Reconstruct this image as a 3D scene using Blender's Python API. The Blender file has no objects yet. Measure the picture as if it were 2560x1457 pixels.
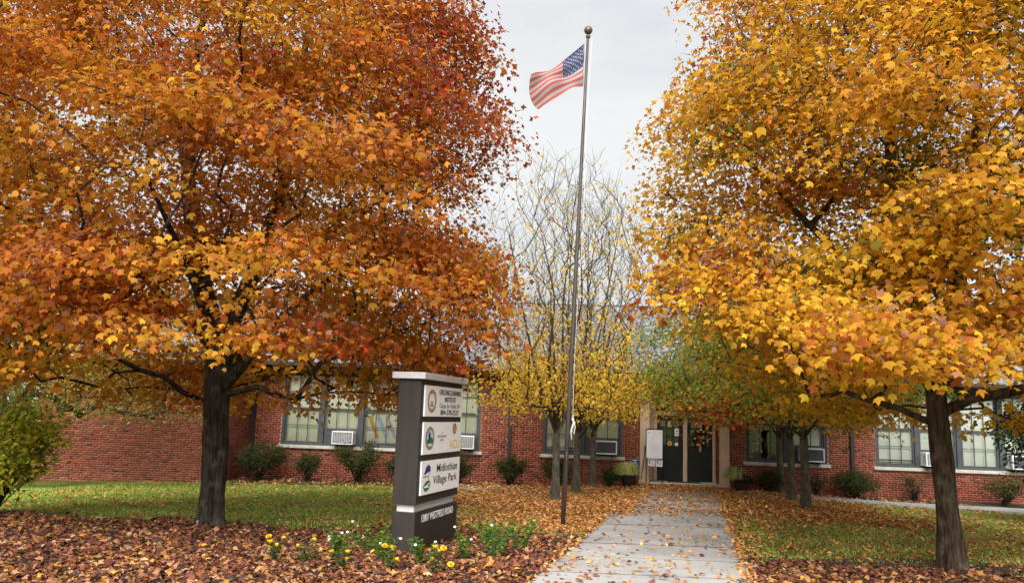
import bpy, math, random
import numpy as np
from mathutils import Matrix, Vector

# ------------------------------------------------------------------ camera, sky, sun, exposure
scene = bpy.context.scene
coll = scene.collection
random.seed(7)

CAM = Vector((0.0, -26.341, 2.268))
PITCH, ROLL, YAW, FPX = 0.1516037, 0.0348963, 0.0508159, 1981.28
cyw, syw, cpt, spt = math.cos(YAW), math.sin(YAW), math.cos(PITCH), math.sin(PITCH)
FWD = Vector((-syw * cpt, cyw * cpt, spt)); RT = Vector((cyw, syw, 0)); UP = RT.cross(FWD)
RT2 = math.cos(ROLL) * RT + math.sin(ROLL) * UP
UP2 = math.cos(ROLL) * UP - math.sin(ROLL) * RT
cam_data = bpy.data.cameras.new('camera')
cam_data.sensor_width = 36.0
cam_data.lens = FPX / 2560.0 * 36.0
cam_data.clip_end = 2000
cam = bpy.data.objects.new('camera', cam_data)
coll.objects.link(cam)
M3 = Matrix((RT2, UP2, -FWD)).transposed()
cam.matrix_world = Matrix.Translation(CAM) @ M3.to_4x4()
scene.camera = cam
scene.cycles.diffuse_bounces = 6

SUN_EL, SUN_AZ = math.radians(42), math.radians(186)     # behind the camera
world = bpy.data.worlds.new('World'); scene.world = world; world.use_nodes = True
nt = world.node_tree; nt.nodes.clear()
def wn(t, **k):
    n = nt.nodes.new(t)
    for a, b in k.items(): setattr(n, a, b)
    return n
w_out = wn('ShaderNodeOutputWorld'); w_mix = wn('ShaderNodeMixShader')
w_sky = wn('ShaderNodeTexSky'); w_sky.sky_type = 'NISHITA'; w_sky.sun_disc = False
w_sky.sun_elevation = SUN_EL; w_sky.sun_rotation = SUN_AZ
w_b1 = wn('ShaderNodeBackground'); w_b1.inputs[1].default_value = 0.06
w_b2 = wn('ShaderNodeBackground'); w_b2.inputs[1].default_value = 1.0
w_tc = wn('ShaderNodeTexCoord'); w_mp = wn('ShaderNodeMapping'); w_mp.inputs['Scale'].default_value = (1, 1, 2.2)
w_no = wn('ShaderNodeTexNoise'); w_no.inputs['Scale'].default_value = 2.3; w_no.inputs['Detail'].default_value = 5; w_no.inputs['Roughness'].default_value = 0.5
w_rp = wn('ShaderNodeValToRGB')
w_rp.color_ramp.elements[0].position = 0.36; w_rp.color_ramp.elements[0].color = (0.292, 0.302, 0.318, 1)
w_rp.color_ramp.elements[1].position = 0.58; w_rp.color_ramp.elements[1].color = (0.392, 0.395, 0.388, 1)
L = nt.links.new
L(w_tc.outputs['Generated'], w_mp.inputs[0]); L(w_mp.outputs[0], w_no.inputs['Vector']); L(w_no.outputs['Fac'], w_rp.inputs[0])
L(w_rp.outputs[0], w_b2.inputs[0]); L(w_sky.outputs[0], w_b1.inputs[0])
w_mix.inputs[0].default_value = 0.9
L(w_b1.outputs[0], w_mix.inputs[1]); L(w_b2.outputs[0], w_mix.inputs[2]); L(w_mix.outputs[0], w_out.inputs[0])

sun_d = bpy.data.lights.new('sun', 'SUN'); sun_d.energy = 3.0; sun_d.angle = math.radians(50); sun_d.color = (1.0, 0.98, 0.95)
sun = bpy.data.objects.new('sun', sun_d); coll.objects.link(sun)
sdir = Vector((math.sin(SUN_AZ) * math.cos(SUN_EL), math.cos(SUN_AZ) * math.cos(SUN_EL), math.sin(SUN_EL)))
sun.rotation_euler = sdir.to_track_quat('Z', 'Y').to_euler(); sun.location = sdir * 60
vs = scene.view_settings
vs.view_transform = 'Standard'; vs.look = 'None'; vs.gamma = 1.0; vs.exposure = 1.3; vs.use_curve_mapping = False

# ------------------------------------------------------------------ helpers
def sstep(a, b, x):
    t = np.clip((np.asarray(x, float) - a) / (b - a), 0, 1); return t * t * (3 - 2 * t)
BX = [-400, -30, -16, -10, -2.5, 1.5, 4.5, 8, 10.5, 15, 400]
BZ = [-.5, -.4, -.30, -.14, 0.0, .07, .11, .06, .0, -.02, -.02]
def gz(x, y):
    x = np.asarray(x, float); y = np.asarray(y, float)
    s = np.maximum(-y - 3.0, 0); s = np.minimum(s, 60)
    lump = 0.018 * np.sin(x * 1.7 + 0.6 * y) * np.sin(y * 1.3 + 1.0) * sstep(-3, -5, y)
    return np.interp(x, BX, BZ) * sstep(-13, -3, y) + 0.030 * s * np.minimum(1, s / 1.5) + lump
def gzf(x, y): return float(gz(x, y))

def lk(o, parent=None):
    coll.objects.link(o)
    if parent is not None: o.parent = parent
    return o
def thing(name, label, cat, loc=(0, 0, 0), rotz=0.0, group=None):
    o = bpy.data.objects.new(name, None); o.empty_display_size = 0.2
    lk(o); o.location = loc; o.rotation_euler = (0, 0, rotz)
    o['label'] = label; o['category'] = cat
    if group: o['group'] = group
    return o
def tag(o, label, cat, group=None):
    o['label'] = label; o['category'] = cat
    if group: o['group'] = group
    return o
class MB:
    def __init__(s): s.v = []; s.f = []; s.m = []
    def quad(s, a, b, c, d, m=0):
        n = len(s.v); s.v += [a, b, c, d]; s.f.append((n, n + 1, n + 2, n + 3)); s.m.append(m); return s
    def poly(s, pts, m=0):
        n = len(s.v); s.v += list(pts); s.f.append(tuple(range(n, n + len(pts)))); s.m.append(m); return s
    def box(s, x0, x1, y0, y1, z0, z1, m=0):
        n = len(s.v)
        s.v += [(x0, y0, z0), (x1, y0, z0), (x1, y1, z0), (x0, y1, z0), (x0, y0, z1), (x1, y0, z1), (x1, y1, z1), (x0, y1, z1)]
        for f in ((0, 3, 2, 1), (4, 5, 6, 7), (0, 1, 5, 4), (1, 2, 6, 5), (2, 3, 7, 6), (3, 0, 4, 7)):
            s.f.append(tuple(n + i for i in f)); s.m.append(m)
        return s
    def prism(s, pts, y0, y1, m=0):
        # outline pts in (x,z), extruded from y0 (front) to y1
        n = len(s.v); k = len(pts)
        s.v += [(p[0], y0, p[1]) for p in pts] + [(p[0], y1, p[1]) for p in pts]
        s.f.append(tuple(range(n, n + k))); s.f.append(tuple(range(n + 2 * k - 1, n + k - 1, -1)))
        s.m += [m, m]
        for i in range(k):
            j = (i + 1) % k; s.f.append((n + i, n + k + i, n + k + j, n + j)); s.m.append(m)
        return s
    def tube(s, pts, rad, n=8, m=0, caps=True):
        P = [Vector(p) for p in pts]
        if not hasattr(rad, '__len__'): rad = [rad] * len(P)
        base = len(s.v)
        up = None
        for i, p in enumerate(P):
            t = (P[min(i + 1, len(P) - 1)] - P[max(i - 1, 0)]).normalized()
            if up is None:
                up = Vector((0, 0, 1)) if abs(t.z) < 0.9 else Vector((1, 0, 0))
            a = t.cross(up).normalized(); b = a.cross(t).normalized(); up = b
            for k in range(n):
                c = 2 * math.pi * k / n
                s.v.append(tuple(p + (a * math.cos(c) + b * math.sin(c)) * rad[i]))
        for i in range(len(P) - 1):
            for k in range(n):
                k2 = (k + 1) % n
                s.f.append((base + i * n + k, base + i * n + k2, base + (i + 1) * n + k2, base + (i + 1) * n + k)); s.m.append(m)
        if caps:
            s.f.append(tuple(base + k for k in range(n - 1, -1, -1))); s.m.append(m)
            e = base + (len(P) - 1) * n
            s.f.append(tuple(e + k for k in range(n))); s.m.append(m)
        return s
    def lathe(s, prof, n=20, c=(0, 0), m=0):
        base = len(s.v)
        for r, z in prof:
            for k in range(n):
                a = 2 * math.pi * k / n; s.v.append((c[0] + r * math.cos(a), c[1] + r * math.sin(a), z))
        for i in range(len(prof) - 1):
            for k in range(n):
                k2 = (k + 1) % n
                s.f.append((base + i * n + k, base + i * n + k2, base + (i + 1) * n + k2, base + (i + 1) * n + k)); s.m.append(m)
        return s
    def disc(s, cx, cz, y, r, n=28, rz=None, m=0, r0=0.0):
        rz = rz or r
        if r0 <= 0:
            s.poly([(cx + r * math.cos(2 * math.pi * k / n), y, cz + rz * math.sin(2 * math.pi * k / n)) for k in range(n)], m)
        else:
            for k in range(n):
                a, b = 2 * math.pi * k / n, 2 * math.pi * (k + 1) / n
                s.quad(*[(cx + q * r * math.cos(t), y, cz + q * rz * math.sin(t)) for q, t in ((1, a), (1, b), (r0, b), (r0, a))], m)
        return s
    def mesh(s, name, mats, smooth=False):
        me = bpy.data.meshes.new(name); me.from_pydata(s.v, [], s.f)
        for mt in (mats if isinstance(mats, (list, tuple)) else [mats]): me.materials.append(mt)
        if any(s.m): me.polygons.foreach_set('material_index', s.m)
        if smooth: me.polygons.foreach_set('use_smooth', [True] * len(s.f))
        me.update(); return me
    def build(s, name, mats, parent=None, smooth=False, bevel=0):
        o = lk(bpy.data.objects.new(name, s.mesh(name, mats, smooth)), parent)
        if bevel:
            b = o.modifiers.new('bevel', 'BEVEL'); b.width = bevel; b.segments = 2; b.limit_method = 'ANGLE'
        return o
def stuff(o): o['kind'] = 'stuff'; return o
def structure(o): o['kind'] = 'structure'; return o

# ------------------------------------------------------------------ materials
MATS = {}
def mat(name, col, rough=0.7, metal=0.0, spec=0.4, var=0.0, vscale=8.0, bump=0.0, bscale=40.0, stretch=(1, 1, 1), col2=None, detail=4):
    m = bpy.data.materials.new(name); m.use_nodes = True; t = m.node_tree; b = t.nodes['Principled BSDF']
    b.inputs['Roughness'].default_value = rough; b.inputs['Metallic'].default_value = metal
    b.inputs['Specular IOR Level'].default_value = spec; b.inputs['Base Color'].default_value = (*col, 1)
    if var or col2 or bump:
        tc = t.nodes.new('ShaderNodeTexCoord'); mp = t.nodes.new('ShaderNodeMapping'); mp.inputs['Scale'].default_value = stretch
        t.links.new(tc.outputs['Object'], mp.inputs[0])
    if var or col2:
        n = t.nodes.new('ShaderNodeTexNoise'); n.inputs['Scale'].default_value = vscale; n.inputs['Detail'].default_value = detail
        t.links.new(mp.outputs[0], n.inputs['Vector'])
        r = t.nodes.new('ShaderNodeValToRGB'); r.color_ramp.elements[0].position = 0.32; r.color_ramp.elements[1].position = 0.68
        c2 = col2 or tuple(min(1, c * (1 + var)) for c in col); c1 = col if col2 else tuple(c * (1 - var) for c in col)
        r.color_ramp.elements[0].color = (*c1, 1); r.color_ramp.elements[1].color = (*c2, 1)
        t.links.new(n.outputs['Fac'], r.inputs[0]); t.links.new(r.outputs[0], b.inputs['Base Color'])
    if bump:
        n2 = t.nodes.new('ShaderNodeTexNoise'); n2.inputs['Scale'].default_value = bscale; n2.inputs['Detail'].default_value = 5
        t.links.new(mp.outputs[0], n2.inputs['Vector'])
        bp = t.nodes.new('ShaderNodeBump'); bp.inputs['Strength'].default_value = bump; bp.inputs['Distance'].default_value = 0.02
        t.links.new(n2.outputs['Fac'], bp.inputs['Height']); t.links.new(bp.outputs[0], b.inputs['Normal'])
    MATS[name] = m
    return m
def attr_mat(name, rough=0.55, spec=0.3, trans=0.0, attr='col', bump=0.0, bscale=30, var=0.0, vscale=20):
    """colour comes from each piece's own colour attribute; thin leaves let light through"""
    m = bpy.data.materials.new(name); m.use_nodes = True; t = m.node_tree; b = t.nodes['Principled BSDF']
    a = t.nodes.new('ShaderNodeAttribute'); a.attribute_name = attr
    b.inputs['Roughness'].default_value = rough; b.inputs['Specular IOR Level'].default_value = spec
    out_col = a.outputs['Color']
    if var:
        tc = t.nodes.new('ShaderNodeTexCoord'); n = t.nodes.new('ShaderNodeTexNoise'); n.inputs['Scale'].default_value = vscale; n.inputs['Detail'].default_value = 6
        t.links.new(tc.outputs['Object'], n.inputs['Vector'])
        mr = t.nodes.new('ShaderNodeMapRange'); mr.inputs[1].default_value = .3; mr.inputs[2].default_value = .7; mr.inputs[3].default_value = 1 - var; mr.inputs[4].default_value = 1 + var
        t.links.new(n.outputs['Fac'], mr.inputs[0])
        mx = t.nodes.new('ShaderNodeVectorMath'); mx.operation = 'SCALE'
        t.links.new(a.outputs['Color'], mx.inputs[0]); t.links.new(mr.outputs[0], mx.inputs['Scale']); out_col = mx.outputs[0]
    t.links.new(out_col, b.inputs['Base Color'])
    if bump:
        tc = t.nodes.new('ShaderNodeTexCoord'); n2 = t.nodes.new('ShaderNodeTexNoise'); n2.inputs['Scale'].default_value = bscale; n2.inputs['Detail'].default_value = 5
        t.links.new(tc.outputs['Object'], n2.inputs['Vector'])
        bp = t.nodes.new('ShaderNodeBump'); bp.inputs['Strength'].default_value = bump; bp.inputs['Distance'].default_value = 0.01
        t.links.new(n2.outputs['Fac'], bp.inputs['Height']); t.links.new(bp.outputs[0], b.inputs['Normal'])
    if trans:
        tr = t.nodes.new('ShaderNodeBsdfTranslucent'); mx = t.nodes.new('ShaderNodeMixShader'); mx.inputs[0].default_value = trans
        t.links.new(out_col, tr.inputs['Color'])
        t.links.new(b.outputs[0], mx.inputs[1]); t.links.new(tr.outputs[0], mx.inputs[2])
        t.links.new(mx.outputs[0], t.nodes['Material Output'].inputs['Surface'])
    MATS[name] = m
    return m
def bark(name, c1, c2, lich, scale=1.0):
    m = bpy.data.materials.new(name); m.use_nodes = True; t = m.node_tree; b = t.nodes['Principled BSDF']
    b.inputs['Roughness'].default_value = 0.9; b.inputs['Specular IOR Level'].default_value = 0.15
    tc = t.nodes.new('ShaderNodeTexCoord'); mp = t.nodes.new('ShaderNodeMapping'); mp.inputs['Scale'].default_value = (14 * scale, 14 * scale, 2.2 * scale)
    t.links.new(tc.outputs['Object'], mp.inputs[0])
    n = t.nodes.new('ShaderNodeTexNoise'); n.inputs['Scale'].default_value = 1.6; n.inputs['Detail'].default_value = 8; n.inputs['Roughness'].default_value = 0.65
    t.links.new(mp.outputs[0], n.inputs['Vector'])
    r = t.nodes.new('ShaderNodeValToRGB'); r.color_ramp.elements[0].position = .38; r.color_ramp.elements[1].position = .66
    r.color_ramp.elements[0].color = (*c1, 1); r.color_ramp.elements[1].color = (*c2, 1)
    t.links.new(n.outputs['Fac'], r.inputs[0])
    n3 = t.nodes.new('ShaderNodeTexNoise'); n3.inputs['Scale'].default_value = 5; n3.inputs['Detail'].default_value = 6
    t.links.new(tc.outputs['Object'], n3.inputs['Vector'])
    r3 = t.nodes.new('ShaderNodeValToRGB'); r3.color_ramp.elements[0].position = .52; r3.color_ramp.elements[1].position = .7
    t.links.new(n3.outputs['Fac'], r3.inputs[0])
    mx = t.nodes.new('ShaderNodeMix'); mx.data_type = 'RGBA'; mx.inputs['B'].default_value = (*lich, 1)
    mm = t.nodes.new('ShaderNodeMath'); mm.operation = 'MULTIPLY'; mm.inputs[1].default_value = 0.55
    t.links.new(r3.outputs[0], mm.inputs[0]); t.links.new(mm.outputs[0], mx.inputs['Factor'])
    t.links.new(r.outputs[0], mx.inputs['A']); t.links.new(mx.outputs['Result'], b.inputs['Base Color'])
    bp = t.nodes.new('ShaderNodeBump'); bp.inputs['Strength'].default_value = 1.0; bp.inputs['Distance'].default_value = 0.06
    t.links.new(n.outputs['Fac'], bp.inputs['Height']); t.links.new(bp.outputs[0], b.inputs['Normal'])
    return m
leaf_m = attr_mat('leaf_tissue', rough=.55, spec=.18, trans=.5)
dead_m = attr_mat('dry_leaf', rough=.65, spec=.3, trans=.08)
grass_m = attr_mat('grass_blade', rough=.6, spec=.25, trans=.25)
brick_m = attr_mat('fired_brick', rough=.85, spec=.25, bump=.4, bscale=60, var=.22, vscale=9)
slate_m = attr_mat('roof_slate', rough=.42, spec=.5, bump=.25, bscale=30, var=.15)
mortar_m = mat('mortar', (.56, .365, .25), .95, spec=.1, var=.18, vscale=6, bump=.4, bscale=120)
limestone_m = mat('limestone_sill', (.50, .47, .40), .85, var=.15, vscale=5, bump=.2)
tan_m = mat('tan_painted_stone', (.56, .395, .28), .7, var=.08, vscale=3, bump=.06, bscale=60)
frame_m = mat('charcoal_paint', (.058, .062, .068), .55, var=.2, vscale=7, bump=.08)
door_m = mat('black_green_paint', (.010, .011, .011), .5, var=.2, vscale=5)
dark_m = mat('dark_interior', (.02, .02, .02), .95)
blind_m = mat('cream_roller_blind', (.84, .85, .68), .85, var=.06, vscale=3)
blindw_m = mat('white_roller_blind', (.88, .90, .83), .85, var=.05, vscale=3)
concrete_m = mat('grey_concrete', (.275, .268, .257), .88, col2=(.425, .417, .405), vscale=.9, bump=.25, bscale=90, detail=8)
joint_m = mat('dirty_joint', (.05, .042, .034), .95)
plastic_m = mat('white_plastic', (.74, .74, .74), .45, var=.05)
grille_m = mat('dark_grille', (.05, .052, .06), .6)
gutter_m = mat('dark_gutter', (.022, .022, .024), .5, spec=.5)
soil_m = mat('bark_mulch', (.022, .014, .010), .95, col2=(.085, .05, .034), vscale=26, bump=1.0, bscale=40)
brown_m = mat('sign_brown_paint', (.026, .019, .016), .62, var=.22, vscale=3, bump=.08, bscale=80, stretch=(4, 4, .7), detail=8)
capw_m = mat('sign_cap_paint', (.52, .505, .515), .6, var=.06, vscale=4)
panelw_m = mat('sign_panel_white', (.86, .86, .87), .5, var=.03)
ink_m = mat('ink_black', (.02, .016, .016), .6)
inkg_m = mat('ink_grey', (.22, .21, .21), .6)
gold_m = mat('ink_gold', (.80, .42, .06), .5)
tanink_m = mat('ink_tan', (.42, .22, .08), .5)
blue_m = mat('ink_blue', (.035, .03, .19), .5)
green_m = mat('ink_green', (.03, .16, .05), .5)
sky_ink = mat('ink_pale_blue', (.45, .60, .75), .5)
pole_m = mat('weathered_aluminium', (.085, .075, .072), .5, metal=.2, var=.15, vscale=5)
ball_m = mat('bronze_ball', (.16, .12, .09), .45, metal=.5, var=.2, vscale=20)
rope_m = mat('white_rope', (.72, .70, .67), .8)
black_m = mat('black_metal', (.012, .012, .013), .45)
wb_m = mat('whiteboard', (.86, .87, .92), .35)
pink_ink = mat('marker_pink', (.72, .45, .52), .5); lil_ink = mat('marker_lilac', (.50, .48, .70), .5)
bluebox_m = mat('blue_box', (.02, .06, .24), .4)
pot_m = mat('dark_pot', (.025, .026, .028), .5, var=.2)
mat_m = mat('rubber_mat', (.05, .05, .055), .9, bump=.4, bscale=90)
bark_a = bark('maple_bark_dark', (.016, .013, .011), (.085, .070, .055), (.16, .15, .115))
bark_b = bark('maple_bark_brown', (.030, .020, .013), (.135, .095, .062), (.19, .18, .125))
bark_c = bark('grey_young_bark', (.065, .056, .042), (.20, .18, .14), (.23, .25, .165), 1.6)
twig_m = mat('twig', (.042, .030, .024), .9, var=.3)
rose_m = mat('yellow_petal', (.86, .62, .035), .6, spec=.2)
white_petal = mat('white_petal', (.80, .78, .78), .6, spec=.2)

def glass_mat(name, tint, fac):
    m = bpy.data.materials.new(name); m.use_nodes = True; t = m.node_tree; t.nodes.clear()
    o = t.nodes.new('ShaderNodeOutputMaterial'); tr = t.nodes.new('ShaderNodeBsdfTransparent'); tr.inputs[0].default_value = (*tint, 1)
    gl = t.nodes.new('ShaderNodeBsdfGlossy'); gl.inputs['Roughness'].default_value = .04
    fr = t.nodes.new('ShaderNodeFresnel'); fr.inputs[0].default_value = 1.5
    ad = t.nodes.new('ShaderNodeMath'); ad.operation = 'ADD'; ad.inputs[1].default_value = fac
    mx = t.nodes.new('ShaderNodeMixShader')
    t.links.new(fr.outputs[0], ad.inputs[0]); t.links.new(ad.outputs[0], mx.inputs[0]); t.links.new(tr.outputs[0], mx.inputs[1]); t.links.new(gl.outputs[0], mx.inputs[2]); t.links.new(mx.outputs[0], o.inputs[0])
    return m
glass_m = glass_mat('window_glass', (.99, 1, .985), .025)

# ------------------------------------------------------------------ leaf and branch engines
TPL = {
 'maple': (np.array([(0, 0, 0), (.36, .02, -.05), (.25, .24, .02), (.56, .58, -.10), (.25, .54, .03), (0, 1, -.14), (-.25, .54, .03), (-.56, .58, -.10), (-.25, .24, .02), (-.36, .02, -.05), (0, .36, .07)], float),
           [(10, i, (i + 1) % 10) for i in range(10)]),
 'maple6': (np.array([(0, 0, .03), (.38, .10, -.04), (.55, .58, -.10), (.26, .55, .03), (0, 1, -.12), (-.26, .55, .03), (-.55, .58, -.10), (-.38, .10, -.04)], float),
           [(0, i, i + 1) for i in range(1, 7)]),
 'maple4': (np.array([(0, 0, .04), (.46, .22, -.03), (.54, .62, -.10), (.24, .56, .03), (0, 1, -.12), (-.24, .56, .03), (-.54, .62, -.10), (-.46, .22, -.03)], float)[[0, 2, 3, 4, 5, 6]] + np.array([(0, 0, 0), (.02, -.06, 0), (0, 0, 0), (0, 0, 0), (0, 0, 0), (-.02, -.06, 0)]),
           [(0, i, i + 1) for i in range(1, 5)]),
 'ovate': (np.array([(0, 0, 0), (.24, .35, .07), (.17, .72, .05), (0, 1, -.06), (-.17, .72, .05), (-.24, .35, .07), (0, .5, -.02)], float),
           [(6, i, (i + 1) % 6) for i in range(6)]),
 'diamond': (np.array([(0, 0, 0), (.23, .45, .05), (0, 1, -.05), (-.23, .45, .05)], float), [(0, 1, 2), (0, 2, 3)]),
 'blade': (np.array([(-.5, 0, 0), (.5, 0, 0), (.0, 1, 0)], float), [(0, 1, 2)]),
}
def norm(a): return a / np.maximum(np.linalg.norm(a, axis=-1, keepdims=True), 1e-9)
def frames(nrm, tip):
    n = norm(nrm); t = tip - (tip * n).sum(1, keepdims=True) * n; t = norm(t)
    return np.cross(t, n), t, n
def leaf_mesh(name, pos, nrm, tip, size, col, tpl, material, rng, curl=1.0, width=1.0, simple=None):
    """many leaves as one mesh; rows flagged in `simple` use the four-sided outline"""
    N = len(pos); S_, T_, N_ = frames(nrm, tip); size = np.asarray(size, float).reshape(-1, 1) * np.ones((N, 1))
    cz = curl * (0.3 + 1.5 * rng.random((N, 1))); wd = width * np.clip(rng.normal(1, .13, (N, 1)), .6, 1.35)
    sets = [(np.ones(N, bool), tpl)] if simple is None else [(~simple, tpl), (simple, 'maple4')]
    VV, FF, CC, off = [], [], [], 0
    for msk, tp in sets:
        tv, tf = TPL[tp]; k = len(tv); n = int(msk.sum()); V = np.zeros((n, k, 3), np.float32)
        for i, (a, b, c) in enumerate(tv):
            V[:, i] = pos[msk] + size[msk] * (S_[msk] * a * wd[msk] + T_[msk] * b + N_[msk] * c * cz[msk])
        VV.append(V.reshape(-1, 3)); FF.append((np.array(tf)[None] + (np.arange(n) * k)[:, None, None]).reshape(-1, 3) + off); off += n * k
        C = np.ones((n, k, 4), np.float32); C[:, :, :3] = np.asarray(col)[msk][:, None, :]; CC.append(C.reshape(-1, 4))
    V, F, C = np.concatenate(VV), np.concatenate(FF), np.concatenate(CC)
    me = bpy.data.meshes.new(name)
    me.vertices.add(len(V)); me.vertices.foreach_set('co', V.reshape(-1))
    nf = len(F); me.loops.add(nf * 3); me.polygons.add(nf)
    me.loops.foreach_set('vertex_index', F.reshape(-1).astype(np.int32))
    me.polygons.foreach_set('loop_start', np.arange(0, nf * 3, 3, dtype=np.int32))
    at = me.attributes.new('col', 'FLOAT_COLOR', 'POINT')
    at.data.foreach_set('color', C.reshape(-1))
    me.materials.append(material); me.update(calc_edges=True)
    return me
def box_field(name, cen, half, col, material, parent=None, rotx=0.0):
    """many small boxes (bricks, slates) as one mesh; cen/half (N,3); no back face"""
    N = len(cen); sg = np.array([(-1, -1, -1), (1, -1, -1), (1, 1, -1), (-1, 1, -1), (-1, -1, 1), (1, -1, 1), (1, 1, 1), (-1, 1, 1)], float)
    V = sg[None] * half[:, None, :]
    if rotx:
        c, s = math.cos(rotx), math.sin(rotx)
        V = np.stack([V[..., 0], V[..., 1] * c - V[..., 2] * s, V[..., 1] * s + V[..., 2] * c], -1)
    V = V + cen[:, None, :]
    fs = np.array([(0, 3, 2, 1), (4, 5, 6, 7), (0, 1, 5, 4), (1, 2, 6, 5), (3, 0, 4, 7), (2, 3, 7, 6)])
    F = (fs[None] + (np.arange(N) * 8)[:, None, None]).reshape(-1, 4)
    me = bpy.data.meshes.new(name); me.vertices.add(N * 8); me.vertices.foreach_set('co', V.astype(np.float32).reshape(-1))
    nf = len(F); me.loops.add(nf * 4); me.polygons.add(nf); me.loops.foreach_set('vertex_index', F.reshape(-1).astype(np.int32))
    me.polygons.foreach_set('loop_start', np.arange(0, nf * 4, 4, dtype=np.int32))
    at = me.attributes.new('col', 'FLOAT_COLOR', 'POINT'); C = np.ones((N, 8, 4), np.float32); C[:, :, :3] = col[:, None, :]
    at.data.foreach_set('color', C.reshape(-1)); me.materials.append(material); me.update(calc_edges=True)
    return me
def chains_mesh(name, chains, material, sides=6):
    """tapered tubes: chains = list of (pts (n,3), radii (n,), sides, ridged)"""
    VV = []; FF = []; off = 0
    for pts, rad, ns, ridged in chains:
        n = len(pts); t = np.gradient(pts, axis=0) if n > 1 else np.zeros_like(pts); t = norm(t)
        mt = np.abs(t).mean(0); ref = np.zeros(3); ref[int(np.argmin(mt))] = 1
        a = norm(np.cross(t, ref)); b = np.cross(t, a)
        th = np.arange(ns) * 2 * np.pi / ns
        rr = np.repeat(rad[:, None], ns, 1)
        if ridged:
            sd = ridged; hh = np.cumsum(np.r_[0, np.linalg.norm(np.diff(pts, axis=0), axis=1)])[:, None]
            rr = rr * (1 + .075 * np.sin(th[None] * 5 + 1.1 * np.sin(hh * 1.3 + sd)) + .035 * np.sin(th[None] * 11 + 2.0 * np.sin(hh * 2.1 + sd * 2) + hh * 1.2) + .02 * np.sin(th[None] * 17 + hh * 9 + sd) + .03 * np.sin(hh * 5 + th[None] * 2))
            flare = np.exp(-np.maximum(hh - .12, 0) / .30) * (.42 + .34 * np.cos(th[None] * 4 + sd) + .12 * np.cos(th[None] * 7 + 2 * sd))
            rr = rr * (1 + np.maximum(flare, 0))
        V = pts[:, None, :] + rr[..., None] * (a[:, None, :] * np.cos(th)[None, :, None] + b[:, None, :] * np.sin(th)[None, :, None])
        VV.append(V.reshape(-1, 3))
        i = np.arange(n - 1)[:, None]; k = np.arange(ns)[None]; k2 = (k + 1) % ns
        FF.append((np.stack([i * ns + k, i * ns + k2, (i + 1) * ns + k2, (i + 1) * ns + k], -1).reshape(-1, 4) + off)); off += n * ns
    V = np.concatenate(VV).astype(np.float32); F = np.concatenate(FF)
    me = bpy.data.meshes.new(name); me.vertices.add(len(V)); me.vertices.foreach_set('co', V.reshape(-1))
    nf = len(F); me.loops.add(nf * 4); me.polygons.add(nf); me.loops.foreach_set('vertex_index', F.reshape(-1).astype(np.int32))
    me.polygons.foreach_set('loop_start', np.arange(0, nf * 4, 4, dtype=np.int32)); me.polygons.foreach_set('use_smooth', np.ones(nf, bool))
    me.materials.append(material); me.update(calc_edges=True)
    return me

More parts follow.
